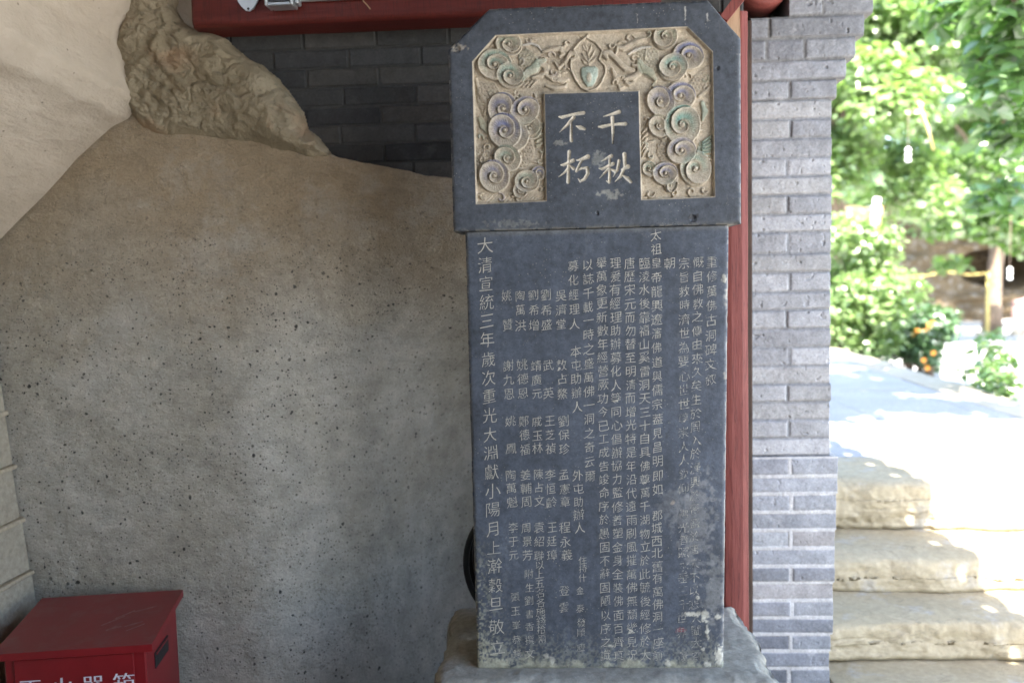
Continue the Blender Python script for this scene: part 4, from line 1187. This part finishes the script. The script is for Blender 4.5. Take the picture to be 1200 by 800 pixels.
# ---- the inscription: one mesh per column of characters
COLS = [
 (15.5, .05, 'ds', [("重修萬佛古洞碑文叙", [(834, 307), (833, 444)])]),
 (15.2, .04, 'ds', [("慨自佛教之傳由來久矣生於周入於漢興於晉盛於唐宋不以", [(818, 307), (813, 692)]), ("悲", [(813, 708)]), ("人闡大為", [(816, 723), (816, 768)])]),
 (15.2, .05, 'ds', [("宗旨救時濟世為要心世世尊崇人人欽仰", [(802, 308), (801, 572)]), ("佛光普照永垂三千", [(801, 602), (801, 707)]), ("世", [(799, 723)]), ("界", [(798, 741)]), ("義", [(800, 769)])]),
 (15.5, 0, '', [("朝", [(785, 308)])]),
 (15.6, 0, '', [("太祖皇帝龍興遼瀋佛道與儒宗葢見昌明即如", [(769, 275), (771, 573)]), ("郡城西北舊有萬佛洞一座前", [(770, 603), (771, 767)])]),
 (15.4, 0, '', [("臨淩水後靠福山奚雷洞天三十自具佛尊萬千湖物立於此毓後經修於大", [(755, 308), (756, 767)])]),
 (15.4, 0, '', [("唐歷宋元而勿替至明清而增光特是年沿代遠雨刷風摧萬佛無頹幾見況", [(738, 308), (741, 767)])]),
 (15.4, 0, '', [("理爰有經理助辦募化人等同心倡辦協力監修善塑金身全裝佛面百齊真", [(721, 308), (725, 767)])]),
 (15.4, 0, '', [("舉萬象更新數年經營厥功今已工成告竣命序於愚固不辭固陋以序之識", [(705, 308), (710, 767)])]),
 (15.6, 0, '', [("以誌千載一時之盛萬佛一洞之奇云爾", [(689, 310), (691, 557)])]),
 (15.2, 0, '', [("募化經理人", [(672, 311), (673, 379)]), ("本屯助辦人", [(675, 412), (676, 476)]), ("外屯助辦人", [(677, 557), (679, 618)]), ("住持什", [(683, 656), (683, 676)]), ("金", [(680, 692)]), ("泰", [(680, 712)]), ("發順", [(681, 729), (681, 740)]), ("廬", [(681, 758)])]),
 (15.2, 0, '', [("吳濟堂", [(657, 346), (658, 380)]), ("敖占鰲", [(658, 427), (659, 461)]), ("劉保珍", [(660, 493), (661, 526)]), ("孟憲章", [(661, 556), (662, 588)]), ("程永義", [(662, 618), (664, 650)]), ("登雲", [(661, 692), (661, 711)])]),
 (15.2, 0, '', [("劉希盛", [(640, 346), (641, 380)]), ("武", [(642, 428)]), ("英", [(643, 460)]), ("王芝禎", [(644, 493), (645, 525)]), ("李恒齡", [(645, 556), (646, 588)]), ("王廷璋", [(647, 617), (647, 650)])]),
 (15.2, 0, '', [("劉希增", [(625, 346), (626, 381)]), ("靖廣元", [(628, 428), (629, 461)]), ("戚玉林", [(629, 494), (630, 525)]), ("陳占文", [(631, 555), (632, 587)]), ("袁紹聯", [(632, 618), (632, 650)]), ("以上五名各施錢拾兩", [(632, 662), (635, 748)])]),
 (15.2, 0, '', [("陶萬洪", [(609, 346), (610, 381)]), ("姚德恩", [(612, 427), (613, 461)]), ("鄭德福", [(614, 493), (615, 526)]), ("姜輔周", [(616, 556), (617, 587)]), ("周景芳", [(617, 618), (618, 650)]), ("附生劉書香撰文", [(620, 672), (621, 765)])]),
 (15.2, 0, '', [("姚", [(594, 346)]), ("贊", [(595, 381)]), ("謝九恩", [(596, 428), (597, 461)]), ("姚", [(598, 493)]), ("鳳", [(599, 525)]), ("陶萬魁", [(599, 556), (600, 588)]), ("李于元", [(601, 618), (602, 650)]), ("張玉峯恭錄", [(604, 699), (606, 765)])]),
 (21.0, -.04, '', [("大清宣統三年歲次重光大淵獻小陽月上澣穀旦", [(568, 288), (581, 707)]), ("敬立", [(582, 734), (583, 758)])]),
]
_glyph = {}
def glyph(ch):
    if ch not in _glyph:
        cu = bpy.data.curves.new("char", 'FONT'); cu.body = ch; cu.size = 1.0; cu.resolution_u = 3
        cu.offset = -0.011
        o = bpy.data.objects.new("char", cu); COL.objects.link(o)
        me = bpy.data.meshes.new_from_object(o)
        v = np.array([p.co[:] for p in me.vertices]); f = [tuple(p.vertices) for p in me.polygons]
        bpy.data.objects.remove(o); bpy.data.curves.remove(cu); bpy.data.meshes.remove(me)
        if len(v):
            lo, hi = v.min(0), v.max(0); v = v-[(0.5), 0.38, 0]
        _glyph[ch] = (v, f)
    return _glyph[ch]
def brushy(v, rng):
    """lean the strokes like a brush hand: rising horizontals, a slight twist and an uneven edge"""
    x, y = v[:, 0].copy(), v[:, 1].copy()
    y2 = y+0.13*x+0.05*rng.uniform(-1, 1)*x
    x2 = x*rng.uniform(0.9, 1.02)+0.03*rng.uniform(-1, 1)*y
    s = rng.uniform(0, 50)
    x2 += 0.085*(fbm(x*4.0+s, y*4.0, s, 3)-0.5)*2*.6; y2 += 0.085*(fbm(x*4.0, y*4.0+s, s+9, 3)-0.5)*2*.6
    return x2, y2
BODY_OBJ = [o for o in STL.children if o.name.startswith("shaft")][0]
def inscription():
    rng = random.Random(77)
    for (size, wear, flag, segs) in COLS:
        for text, ends in segs:
            V = []; F = []; W = []
            n = len(text)
            for i, ch in enumerate(text):
                if n == 1: px, py = ends[0]
                else:
                    t = i/(n-1); px = ends[0][0]+(ends[1][0]-ends[0][0])*t; py = ends[0][1]+(ends[1][1]-ends[0][1])*t
                v, f = glyph(ch)
                if not len(v): continue
                sz = size
                if py > 655 and size < 18 and px < 640: sz = size*0.86
                if py > 650 and 678 < px < 686: sz = size*0.8
                sz *= rng.uniform(0.95, 1.06)
                x2, y2 = brushy(v, rng)
                px += rng.uniform(-.5, .5); py += rng.uniform(-.6, .6)
                c = at_y(px, py, YB); s = sz*0.905*0.002015
                q = np.stack([c[0]+x2*s, np.full(len(x2), YB-0.0009), c[2]+y2*s], 1)
                b = len(V); V += q.tolist(); F += [tuple(k+b for k in ff) for ff in f]
                w = wear+0.018+0.025*rng.uniform(-1, 1)
                if 's' in flag and py > 430: w += 0.05
                if py > 655 and size < 18: w += 0.03
                W += [w]*len(q)
            me_v = np.array(V)-np.array(SOFF)
            o = mk("inscription", me_v, F, MAT['letter'], None)
            a = o.data.attributes.new("wear", 'FLOAT', 'POINT'); a.data.foreach_set("value", np.array(W, np.float32))
            o.parent = BODY_OBJ
inscription()

# ================================================================== red fire extinguisher box
def fire_box():
    yaw = rad(9.0)
    fl, fr_, bl, br = [np.array(at_z(*p, 0.57)) for p in ((2, 757), (188, 747), (50, 705), (211, 697))]
    c = (fl+fr_+bl+br)/4
    W, D = 0.400, 0.315
    t = thing("extinguisher_cabinet", "red enamelled metal fire extinguisher box with white lettering, standing in the corner", "fire box", (float(c[0])-0.004, float(c[1])-0.008, 0.0))
    t.rotation_euler = (0, 0, yaw)
    w, d = W/2-0.022, D/2-0.016
    b = MB(); b.box(-w, w, -d, d, 0.03, 0.545, 0.004)
    b.box(-w+0.02, -w+0.06, -d+.02, d-.02, 0.0, 0.03); b.box(w-0.06, w-0.02, -d+.02, d-.02, 0.0, 0.03)
    b.build("cabinet", MAT['boxred'], t)
    b = MB(); b.box(-w+0.026, w-0.030, -d-0.006, -d-0.0005, 0.05, 0.532, 0.0025); b.build("door", MAT['boxred'], t)
    # folded sheet lid with a lip all round, back slightly higher
    b = MB()
    z0, z1 = 0.556, 0.590
    P = [(-W/2, -D/2, z0), (W/2, -D/2, z0), (W/2, D/2-.01, z1), (-W/2, D/2-.01, z1)]
    lip = 0.020
    Q = [(x, y, z-lip) for x, y, z in P]
    Pi = [(x*0.985, y*0.985, z-0.003) for x, y, z in P]; Qi = [(x*0.985, y*0.985, z-lip) for x, y, z in P]
    b.add(P+Q+Pi+Qi, [(0, 1, 2, 3)]+[(i, 4+i, 4+(i+1) % 4, (i+1) % 4) for i in range(4)]+[(8, 11, 10, 9)]+[(8+i, 8+(i+1) % 4, 12+(i+1) % 4, 12+i) for i in range(4)]+[(4+i, 12+i, 12+(i+1) % 4, 4+(i+1) % 4) for i in range(4)])
    o = b.build("lid", MAT['boxred'], t)
    bv = o.modifiers.new("bevel", 'BEVEL'); bv.width = 0.002; bv.segments = 2; bv.limit_method = 'ANGLE'
    # hand hole in the side, a bent tab in it
    b = MB(); b.box(w-0.0005, w+0.003, -0.075, 0.045, 0.452, 0.497, 0.002); b.build("hand_hole", MAT['black'], t)
    b = MB(); b.box(w+0.003, w+0.0055, -0.068, 0.038, 0.488, 0.4935, 0.001); b.build("hand_hole_lip", MAT['boxred'], t)
    # stencilled words
    V = []; F = []
    for i, ch in enumerate("灭火器箱"):
        v, f = glyph(ch)
        x = -0.113+0.078*i; s = 0.060
        bb = len(V)
        V += [(x+p[0]*s, -d-0.0066, 0.452+p[1]*s) for p in v]; F += [tuple(q+bb for q in ff) for ff in f]
        for dx in (0.0012, -0.0012):
            bb = len(V)
            V += [(x+p[0]*s+dx, -d-0.0067-0.0001*(dx > 0), 0.452+p[1]*s) for p in v]; F += [tuple(q+bb for q in ff) for ff in f]
    mk("lettering", V, F, MAT['boxwhite'], t)
    V = []; r = random.Random(4); b = MB()
    for k in range(7):      # pale scuff scratches on the lid
        x = 0.095+r.uniform(-.045, .045); y = -0.005+r.uniform(-.07, .07); L = r.uniform(.01, .035); a = rad(35+r.uniform(-14, 14))
        z = 0.5732+(y/(D-.01))*0.034+0.0012
        dx, dy = math.cos(a)*L, math.sin(a)*L; wd = 0.0012
        zz_ = lambda yy: 0.5732+((yy)/(D-.01))*0.034+0.0014
        b.add([(x-dx-wd, y-dy+wd, zz_(y-dy+wd)), (x-dx+wd, y-dy-wd, zz_(y-dy-wd)), (x+dx+wd, y+dy-wd, zz_(y+dy-wd)), (x+dx-wd, y+dy+wd, zz_(y+dy+wd))], [(0, 1, 2, 3)])
    b.build("scratches", MAT['scuff'], t)
MAT['scuff'] = mat_simple("bare_scuff", (0.24, 0.13, 0.13), (0.33, 0.22, 0.22), 80, 0.6)
fire_box()

# ================================================================== things on the beam, hose behind the slab
def fittings():
    t = thing("metal_plate", "grey shield shaped metal plate hanging from the red beam", "bracket", tuple(at_y(291, -5, 2.377)))
    off = np.array(at_y(291, -5, 2.377))
    pts = [(277, -20), (306, -20), (302, 2), (297.5, 10), (293, 13.5), (288.5, 13), (283, 8), (279, 2)]
    poly = [tuple((at_y(x, y, 2.377)-off)[[0, 2]]) for x, y in pts]
    b = MB(); b.prism(poly, 1, -0.003, 0.004); b.build("plate", MAT['metal'], t)
    b = MB(); b.box(-0.009, 0.012, 0.004, 0.010, -0.02, 0.02, 0.002); b.build("mounting_lug", MAT['metal'], t)
    c = at_y(291, 10.5, 2.373)-off; b = MB(); b.tube([(c[0], -0.0045, c[2]), (c[0], -0.0025, c[2])], 0.0035, 10); b.build("screw", MAT['black'], t)
    o0 = at_y(328, -18, 2.36)
    t = thing("flood_lamp", "small floodlight with silver frame fixed to the red beam", "lamp", tuple(o0))
    x0, x1 = at_y(311, 0, 2.34)[0]-o0[0], at_y(344, 0, 2.34)[0]-o0[0]; zb = at_y(328, 7.5, 2.34)[2]-o0[2]
    b = MB(); zt = 0.07
    b.box(x0, x0+0.008, -0.03, 0.02, zb, zt, .002); b.box(x1-0.008, x1, -0.03, 0.02, zb, zt, .002)
    b.box(x0+.0085, x1-.0085, -0.03, 0.02, zb, zb+0.009, .002); b.box(x0+.0085, x1-.0085, -0.03, 0.02, zt-.009, zt, .002)
    b.build("frame", MAT['metal'], t)
    b = MB(); b.box(x0+.009, x1-.009, -0.024, 0.018, zb+.010, zt-.010, .002); b.build("glass", MAT['glass'], t)
    b = MB(); b.box(x1+.001, x1+.012, -.02, .015, zb+.006, zb+.03, .003); b.build("hinge", MAT['metal'], t)
    a, c = at_y(352, 0.5, 2.372), at_y(470, -6, 2.372)
    b = MB(); b.tube([a, (a+c)/2+np.array([0, 0, -.001]), c], 0.0055, 10)
    tag(b.build("conduit_pipe", MAT['metal'], smooth=True), "thin grey conduit pipe running along the red beam", "pipe")
    b = MB(); p = [at_y(x, y, 2.376) for x, y in ((423, -6), (426, 2), (430, 6), (434, 11))]
    b.tube(p, 0.0018, 6); tag(b.build("straw", MAT['rawwood']), "dry curled straw stuck to the red beam", "straw")
fittings()

def hose():
    t = thing("hose_coil", "coiled black hose on the plinth, half hidden behind the slab", "hose", (-0.115, 2.27, 0.55))
    r = random.Random(2)
    b = MB()
    for k in range(7):
        R = 0.138+r.uniform(-.012, .012)-0.004*k; y = 2.225+0.013*k
        cx, cz = -0.118+r.uniform(-.006, .006), 0.735+r.uniform(-.008, .008)
        pts = [(cx+R*0.95*math.cos(a), y+0.012*math.sin(2*a+k), max(cz+R*1.15*math.sin(a), 0.562)) for a in np.linspace(0, 2*math.pi, 49)]
        b.tube(pts, 0.0085, 8, caps=False)
    b.build("hose", MAT['black'], t, True, (-0.115, 2.27, 0.55))
hose()

# ================================================================== trees and plants
def leaves(centers, radii, n, size, seed, flat=0.6, drop=0.0, shape=0.42):
    """scatter n folded leaves through clumps; returns verts, faces, per-vert leaf factor"""
    rs = np.random.RandomState(seed)
    centers = np.asarray(centers, float); radii = np.asarray(radii, float)
    vol = radii**2; idx = rs.choice(len(centers), n, p=vol/vol.sum())
    d = rs.normal(size=(n, 3)); d /= np.linalg.norm(d, axis=1)[:, None]
    rr = rs.rand(n)**0.45
    P = centers[idx]+d*(radii[idx]*rr)[:, None]*np.array([1, 1, flat])
    P[:, 2] -= drop*rs.rand(n)
    nrm = np.stack([rs.normal(0, .55, n), rs.normal(0, .55, n), np.ones(n)], 1)
    nrm += 0.5*d; nrm /= np.linalg.norm(nrm, axis=1)[:, None]
    az = rs.rand(n)*6.283
    ax = np.stack([np.cos(az), np.sin(az), np.full(n, -0.35)], 1)
    ax -= nrm*(ax*nrm).sum(1)[:, None]; ax /= np.linalg.norm(ax, axis=1)[:, None]
    sd = np.cross(nrm, ax)
    L = (size*rs.uniform(.65, 1.25, n))[:, None]
    w = L*shape
    b0 = P; tip = P+ax*L-nrm*L*0.12
    l1 = P+ax*L*0.32+sd*w+nrm*L*.07; l2 = P+ax*L*0.68+sd*w*.78+nrm*L*.04
    r1 = P+ax*L*0.32-sd*w+nrm*L*.07; r2 = P+ax*L*0.68-sd*w*.78+nrm*L*.04
    V = np.stack([b0, l1, l2, tip, r2, r1], 1).reshape(-1, 3)
    k = np.arange(n)*6
    F = np.concatenate([np.stack([k, k+3, k+2, k+1], 1), np.stack([k, k+5, k+4, k+3], 1)]).tolist()
    f = np.clip(rs.normal(.5, .28, n), 0, 1)
    return V, F, np.repeat(f, 6)
def crown(name, parent, off, mat, *a, **k):
    V, F, f = leaves(*a, **k)
    o = mk(name, V-np.array(off), F, mat, parent)
    at = o.data.attributes.new("leaf", 'FLOAT', 'POINT'); at.data.foreach_set("value", f.astype(np.float32))
    return o
def curve_pts(p0, p1, bow, n=8, seed=0):
    r = random.Random(seed); p0 = np.array(p0, float); p1 = np.array(p1, float); b = np.array(bow, float)
    return [p0+(p1-p0)*t+b*4*t*(1-t)*0.5+np.array([r.uniform(-.02, .02) for _ in range(3)])*(0 < t < 1) for t in np.linspace(0, 1, n)]
def tree(name, label, base, top, r0, clumps, rads, n, size, mat, seed, flat=.6, shape=.42, drop=0.0, group=None, nb=14):
    t = thing(name, label, "tree", tuple(map(float, base)), group)
    b = MB(); r = random.Random(seed)
    tr = curve_pts(base, top, (r.uniform(-.15, .15), r.uniform(-.1, .1), 0), 12, seed)
    b.tube(tr, [r0*(1.35 if i == 0 else 1)*(1-0.6*i/11) for i in range(12)], 12)
    b.build("trunk", MAT['bark'], t, True, base)
    lb = MB()
    order = list(range(len(clumps))); r.shuffle(order)
    for k in order[:nb]:
        c = np.array(clumps[k], float)
        i = min(11, max(4, int(11*min(1, max(0.3, (c[2]-base[2]-0.4)/(top[2]-base[2]+1e-6))))))
        lb.tube(curve_pts(tr[i-1], c, (0, 0, r.uniform(.1, .5)), 7, seed+k), [r0*.38*(1-.8*q/6) for q in range(7)], 7)
        for j in range(3):
            e = c+np.array([r.uniform(-1, 1), r.uniform(-1, 1), r.uniform(-.5, .5)])*rads[k]*.9
            lb.tube(curve_pts(c, e, (0, 0, .05), 4, seed+k+j), [r0*.09, r0*.07, r0*.05, r0*.03], 5)
    lb.build("limbs", MAT['bark'], t, True, base)
    crown("crown", t, base, mat, clumps, rads, n, size, seed+3, flat=flat, shape=shape, drop=drop)
    return t
def blob(center, ext, n, rlo, rhi, seed):
    rs = np.random.RandomState(seed)
    d = rs.normal(size=(n, 3)); d /= np.linalg.norm(d, axis=1)[:, None]
    p = np.array(center)+d*(rs.rand(n)**.5)[:, None]*np.array(ext)
    return p.tolist(), rs.uniform(rlo, rhi, n).tolist()

# the tree whose boughs hang over the terrace
c1, r1 = blob((1.75, 2.72, 4.3), (0.85, 1.1, 0.45), 27, .25, .42, 1)
c2, r2 = blob((3.7, 4.6, 4.3), (1.0, 1.4, 0.9), 12, .4, .7, 2)
c3 = [(2.55, 5.0, 2.95), (2.75, 5.3, 2.75), (2.62, 5.2, 2.5), (2.85, 5.5, 2.3), (2.95, 5.7, 2.62), (2.6, 5.6, 3.1), (3.1, 5.6, 3.0), (2.95, 5.9, 1.95)]
tree("overhanging_tree", "broad leaved tree whose near boughs droop into the top right corner", (4.9, 4.6, LOW), (3.9, 4.7, 4.4), 0.13, c1+c2+c3, r1+r2+[.3, .3, .26, .24, .3, .3, .35, .2], 15000, 0.12, MAT['leaf_near'], 5, .6, .36)
# middle tree by the cliff
c1, r1 = blob((7.4, 14.4, 4.6), (2.3, 1.7, 2.3), 42, .4, .8, 11)
c2 = [(6.2, 12.6, 2.1), (6.6, 12.8, 2.0), (5.6, 12.6, 2.2), (7.0, 13.0, 1.9), (6.0, 12.0, 2.9), (5.2, 12.4, 2.9), (6.1, 13.6, 1.5), (6.9, 12.5, 2.7), (7.5, 13.2, 2.1)]
tree("spreading_tree", "spreading tree with a brown trunk in front of the cave opening", (7.35, 14.8, LOW), (7.75, 14.9, 6.4), 0.13, c1+c2, r1+[.55, .5, .6, .5, .6, .6, .3, .6, .5], 22000, 0.125, MAT['leaf_mid'], 12)
# light leaved tree close behind the pillar
c1, r1 = blob((4.0, 11.2, 3.7), (1.5, 1.3, 1.9), 34, .35, .6, 21)
tree("light_leaved_tree", "pale yellow green tree rising behind the brick pillar", (3.75, 11.6, LOW), (3.5, 11.4, 4.9), 0.12, c1, r1, 16000, 0.11, MAT['leaf_bright'], 22)
c1, r1 = blob((6.4, 19.0, 6.5), (3.4, 1.6, 2.6), 36, .6, 1.1, 31)
tree("tall_rear_tree", "tall mid green tree standing on the cliff above the wall of rock", (6.2, 20.5, 2.0), (6.4, 20.0, 7.5), 0.2, c1, r1, 9000, 0.19, MAT['leaf_mid'], 32)
c1, r1 = blob((11.6, 21.0, 6.8), (3.6, 2.2, 3.4), 34, .8, 1.3, 41)
tree("dense_rear_tree", "dense dark tree behind the cave, furthest right of the wood", (11.6, 21.8, 2.0), (11.7, 21.6, 8), 0.2, c1, r1, 9000, 0.2, MAT['leaf_mid'], 42)
c1, r1 = blob((9.3, 17.0, 4.6), (2.2, 1.0, 1.8), 24, .5, .8, 51)
tree("leaning_tree", "leaning green tree between the cave and the spreading tree", (10.2, 18.4, 1.6), (9.6, 17.3, 5), 0.13, c1, r1, 7000, 0.14, MAT['leaf_mid'], 52)

def shrub(name, label, base, center, ext, nclump, n, size, mat, seed, rlo=.15, rhi=.3, flowers=0, cat="bush"):
    t = thing(name, label, cat, base)
    c, r = blob(center, ext, nclump, rlo, rhi, seed)
    crown("foliage", t, base, mat, c, r, n, size, seed, flat=.8)
    b = MB(); rr = random.Random(seed)
    for k in range(0, len(c), max(1, len(c)//12)):
        b.tube(curve_pts((base[0]+rr.uniform(-.15, .15), base[1]+rr.uniform(-.15, .15), base[2]), c[k], (0, 0, .1), 6, k), [.018, .016, .013, .01, .008, .005], 6)
    b.build("stems", MAT['bark'], t, True, base)
    if flowers:
        b = MB()
        for k in range(flowers):
            q = c[rr.randrange(len(c))]; d = np.array([rr.uniform(-1, .3), rr.uniform(-1, -.4), rr.uniform(-.8, .6)]); d /= np.linalg.norm(d)
            p = np.array(q)+d*r[0]*1.0
            for a in range(5):
                an = a*1.2566; u = np.array([math.cos(an), 0.1, math.sin(an)])*.03; v = np.array([-math.sin(an), 0, math.cos(an)])*.014
                b.add([p, p+u*.6+v, p+u+np.array([0, -.008, 0]), p+u*.6-v], [(0, 1, 2, 3)])
        b.build("blossoms", MAT['orange'], t, False, base)
    return t
shrub("tall_shrub", "tall sunlit yellow green shrub beside the terrace kerb at the pillar", (3.15, 9.0, LOW), (3.17, 9.2, 1.3), (.40, .6, 1.05), 30, 10500, .062, MAT['leaf_bright'], 61, .2, .36)
shrub("flowering_bush", "low blue green bush with orange blossoms by the terrace kerb", (3.86, 9.4, LOW), (3.88, 9.4, .70), (.36, .40, .36), 24, 5200, .06, MAT['leaf_bush'], 62, .12, .22, 13)

def weed(base, h, seed, label):
    t = thing("weed", label, "weed", base, "weeds along the terrace kerb")
    r = random.Random(seed); b = MB()
    tips = []
    for k in range(4):
        tip = (base[0]+r.uniform(-.09, .09), base[1]+r.uniform(-.09, .09), base[2]+h*r.uniform(.7, 1.05))
        pts = curve_pts(base, tip, (r.uniform(-.03, .03), 0, 0), 6, seed+k); b.tube(pts, [.006, .005, .005, .004, .003, .002], 5)
        tips += [p.tolist() for p in pts[2:]]
    b.build("stem", MAT['stem'], t, True, base)
    crown("leaves", t, base, MAT['leaf_mid'], tips, [.055]*len(tips), 190, .05, seed, flat=1.0)
for i, (px, py, Y, h, lab) in enumerate([
    (1127, 452, 6.0, .74, "tall leafy weed nearest the flowering bush beside the kerb"),
    (1149, 462, 5.75, .70, "weed with upright stems second along the kerb from the bush"),
    (1162, 470, 5.6, .52, "shortest weed in the row along the kerb"),
    (1188, 474, 5.45, .66, "bushy weed at the right picture edge beside the kerb"),
    (1166, 425, 7.6, .58, "lone weed out in the sunlit yard beyond the kerb")]):
    p = at_y(px, py, Y)
    weed((max(float(p[0]), edge_x(Y)+.07), Y, LOW), h, 70+i, lab)

# ================================================================== cliff, hillside
def cliff():
    nc, nr = 260, 110
    xs = np.linspace(1.0, 22, nc); t = np.linspace(0, 1, nr)[:, None]
    X = np.broadcast_to(xs, (nr, nc)); top = 2.7+1.2*(fbm(xs*.35, xs*0+.4, 0, 4)-.5)+.06*(xs-6)
    Z = 0.2+t*(top[None, :]-0.2)
    Y0 = 16.4+0.55*np.clip(X-5, -4, 99)
    h = 1.5*(fbm(X*.5, Z*.7, 1.0, 5)-.5)+.4*(fbm(X*2.5, Z*5, 2.0, 4)-.5)
    strat = .12*np.sin(Z*22+2*fbm(X*.6, Z, 3.0)*3)*sstep(8.3, 9.0, X)*sstep(1.2, .9, Z)
    Y = Y0-h-strat-.55*sstep(1.05, .75, Z)*sstep(8.4, 9.2, X)*.6
    c = np.hypot((X-9.75)/1.35, (Z-1.42)/.48)+.35*(fbm(X*1.5, Z*1.5, 7.0)-.5)
    Y = Y+2.0*sstep(1.0, .72, c)
    Y = Y+1.6*t**3*1.0
    o = mk("cliff", np.stack([X, Y, Z], -1).reshape(-1, 3), grid_faces(nr, nc), MAT['cliff'], smooth=True)
    structure(o)
    n = 60
    X, Y = np.meshgrid(np.linspace(-30, 70, n), np.linspace(18.2, 90, n))
    Z = 2.2+0.07*(Y-18)+1.2*(fbm(X*.12, Y*.12, 3.0)-.5)-np.clip(3-X, 0, 3)*0.8*(Y < 26)
    o = mk("hillside", np.stack([X, Y, Z], -1).reshape(-1, 3), grid_faces(n, n), MAT['hill'], smooth=True); structure(o)
    rs = np.random.RandomState(9)
    cs = []; rd = []
    for k in range(70):
        x = rs.uniform(0, 36); y = rs.uniform(27, 52)
        cs.append((x, y, 2.2+.07*(y-18)+rs.uniform(.6, 3.0))); rd.append(rs.uniform(1.4, 2.4))
    o = crown("hillside_wood", None, (0, 0, 0), MAT['leaf_mid'], cs, rd, 17000, .42, 9, flat=.8)
    o["kind"] = "stuff"; o["label"] = "distant green wood on the hillside behind the cliff"; o["category"] = "wood"
MAT['hill'] = mat_simple("scrubby_hillside", (0.06, 0.08, 0.03), (0.16, 0.14, 0.08), 2, 0.95)
cliff()

# ================================================================== small things in the yard
def yard_things():
    # leaning white pole behind the shrub
    a, b_ = at_y(1028, 232, 10.0), at_y(1012, 352, 10.0)
    foot = b_+(b_-a)*((b_[2]-LOW)/(a[2]-b_[2]))
    b = MB(); b.tube([foot, (foot+a)/2, a], [.045, .043, .04], 12)
    tag(b.build("white_pole", MAT['white'], smooth=True), "leaning white painted pole behind the tall shrub", "pole")
    a, b_ = at_y(1033, 242, 10.1), at_y(1026, 300, 10.1); foot = b_+(b_-a)*((b_[2]-LOW)/(a[2]-b_[2]))
    b = MB(); b.tube([foot, a], [.017, .014], 8)
    tag(b.build("bamboo_stick", MAT['rope'], smooth=True), "thin yellow bamboo stick leaning just right of the white pole", "stick")
    a, b_ = at_y(1158, 318, 14.2), at_y(1157, 388, 14.2)
    b = MB(); b.tube([(b_[0], b_[1], LOW), a], [.03, .026], 8)
    tag(b.build("bamboo_pole", MAT['rope'], smooth=True), "yellow bamboo pole standing against the brown tree trunk", "pole")
    p = [at_y(x, y, 14.1) for x, y in ((1040, 326), (1062, 325.5), (1085, 323), (1108, 318), (1135, 322), (1158, 320))]
    b = MB(); b.tube(p, .012, 6); tag(b.build("slack_rope", MAT['rope'], smooth=True), "slack yellow rope strung in front of the tan cliff", "rope")
    def ornament(px, y0, y1, Y, n, r, label):
        a, c = at_y(px, y0, Y), at_y(px, y1, Y)
        t = thing("hanging_ornament", label, "ornament", tuple(c), "white ornaments hanging in the trees")
        b = MB(); b.tube([(c[0], c[1], a[2]), (c[0], c[1], c[2])], .0035, 5); b.build("cord", MAT['bark'], t, True, tuple(c))
        prof = []
        for k in range(n):
            z = c[2]+.02+(n-1-k)*r*1.7
            prof = [(r*.25, z-r*.85), (r*.8, z-r*.55), (r, z), (r*.7, z+r*.55), (r*.25, z+r*.85)]+prof
        prof.sort(key=lambda q: q[1])
        b = MB(); b.lathe(prof, c[0], c[1], 14); b.build("white_bob", MAT['white'], t, True, tuple(c))
    ornament(1064, 122, 190, 8.5, 3, .028, "white three lobed ornament on a long cord high in the pale tree")
    ornament(1183, 250, 328, 9.0, 3, .026, "white ornament hanging beside the brown trunk at the right edge")
    b = MB(); b.tube([at_y(1076, 118, 8.5), at_y(1087, 150, 8.5), at_y(1094, 176, 8.5)], .012, 6)
    tag(b.build("dangling_strap", MAT['rope'], smooth=True), "yellow strap dangling right of the three lobed ornament", "strap")
    # faded pink litter bin on a post
    c = at_y(1203, 385, 13.2); x, y = float(c[0]), 13.2
    t = thing("litter_bin", "faded pink litter bin on a post at the right picture edge", "bin", (x, y, LOW))
    b = MB(); b.lathe([(.16, .20), (.19, .23), (.20, .35), (.20, .56), (.18, .60), (.16, .60)], 0, 0, 20); b.build("bin_body", MAT['bin'], t, True)
    b = MB(); b.lathe([(.07, 0), (.07, .20)], 0, 0, 14); b.build("post", MAT['bin'], t, True)
    b = MB(); b.lathe([(.21, .602), (.21, .62), (.09, .67), (.02, .68)], 0, 0, 20); b.build("bin_lid", MAT['bin'], t, True)
    # stones around the tree foot
    r = random.Random(6)
    labs = ["pale stone left of the brown tree foot", "small pale stone in front of the brown tree foot", "larger pale stone right of the brown tree foot"]
    for k, (dx, dy, s) in enumerate(((-.28, -.2, .08), (.02, -.32, .06), (.3, -.22, .11))):
        me = bpy.data.meshes.new("stone"); bm = bmesh.new(); bmesh.ops.create_icosphere(bm, subdivisions=3, radius=s)
        for v in bm.verts:
            n = float(fbm(v.co.x*12+k, v.co.y*12, v.co.z*12))-.5; v.co *= 1+n*.7; v.co.z *= .6
        bm.to_mesh(me); bm.free()
        o = link("stone", me, MAT['block']); o.location = (7.35+dx, 14.8+dy, LOW+s*.3)
        tag(o, labs[k], "stone", "stones round the tree foot")
yard_things()
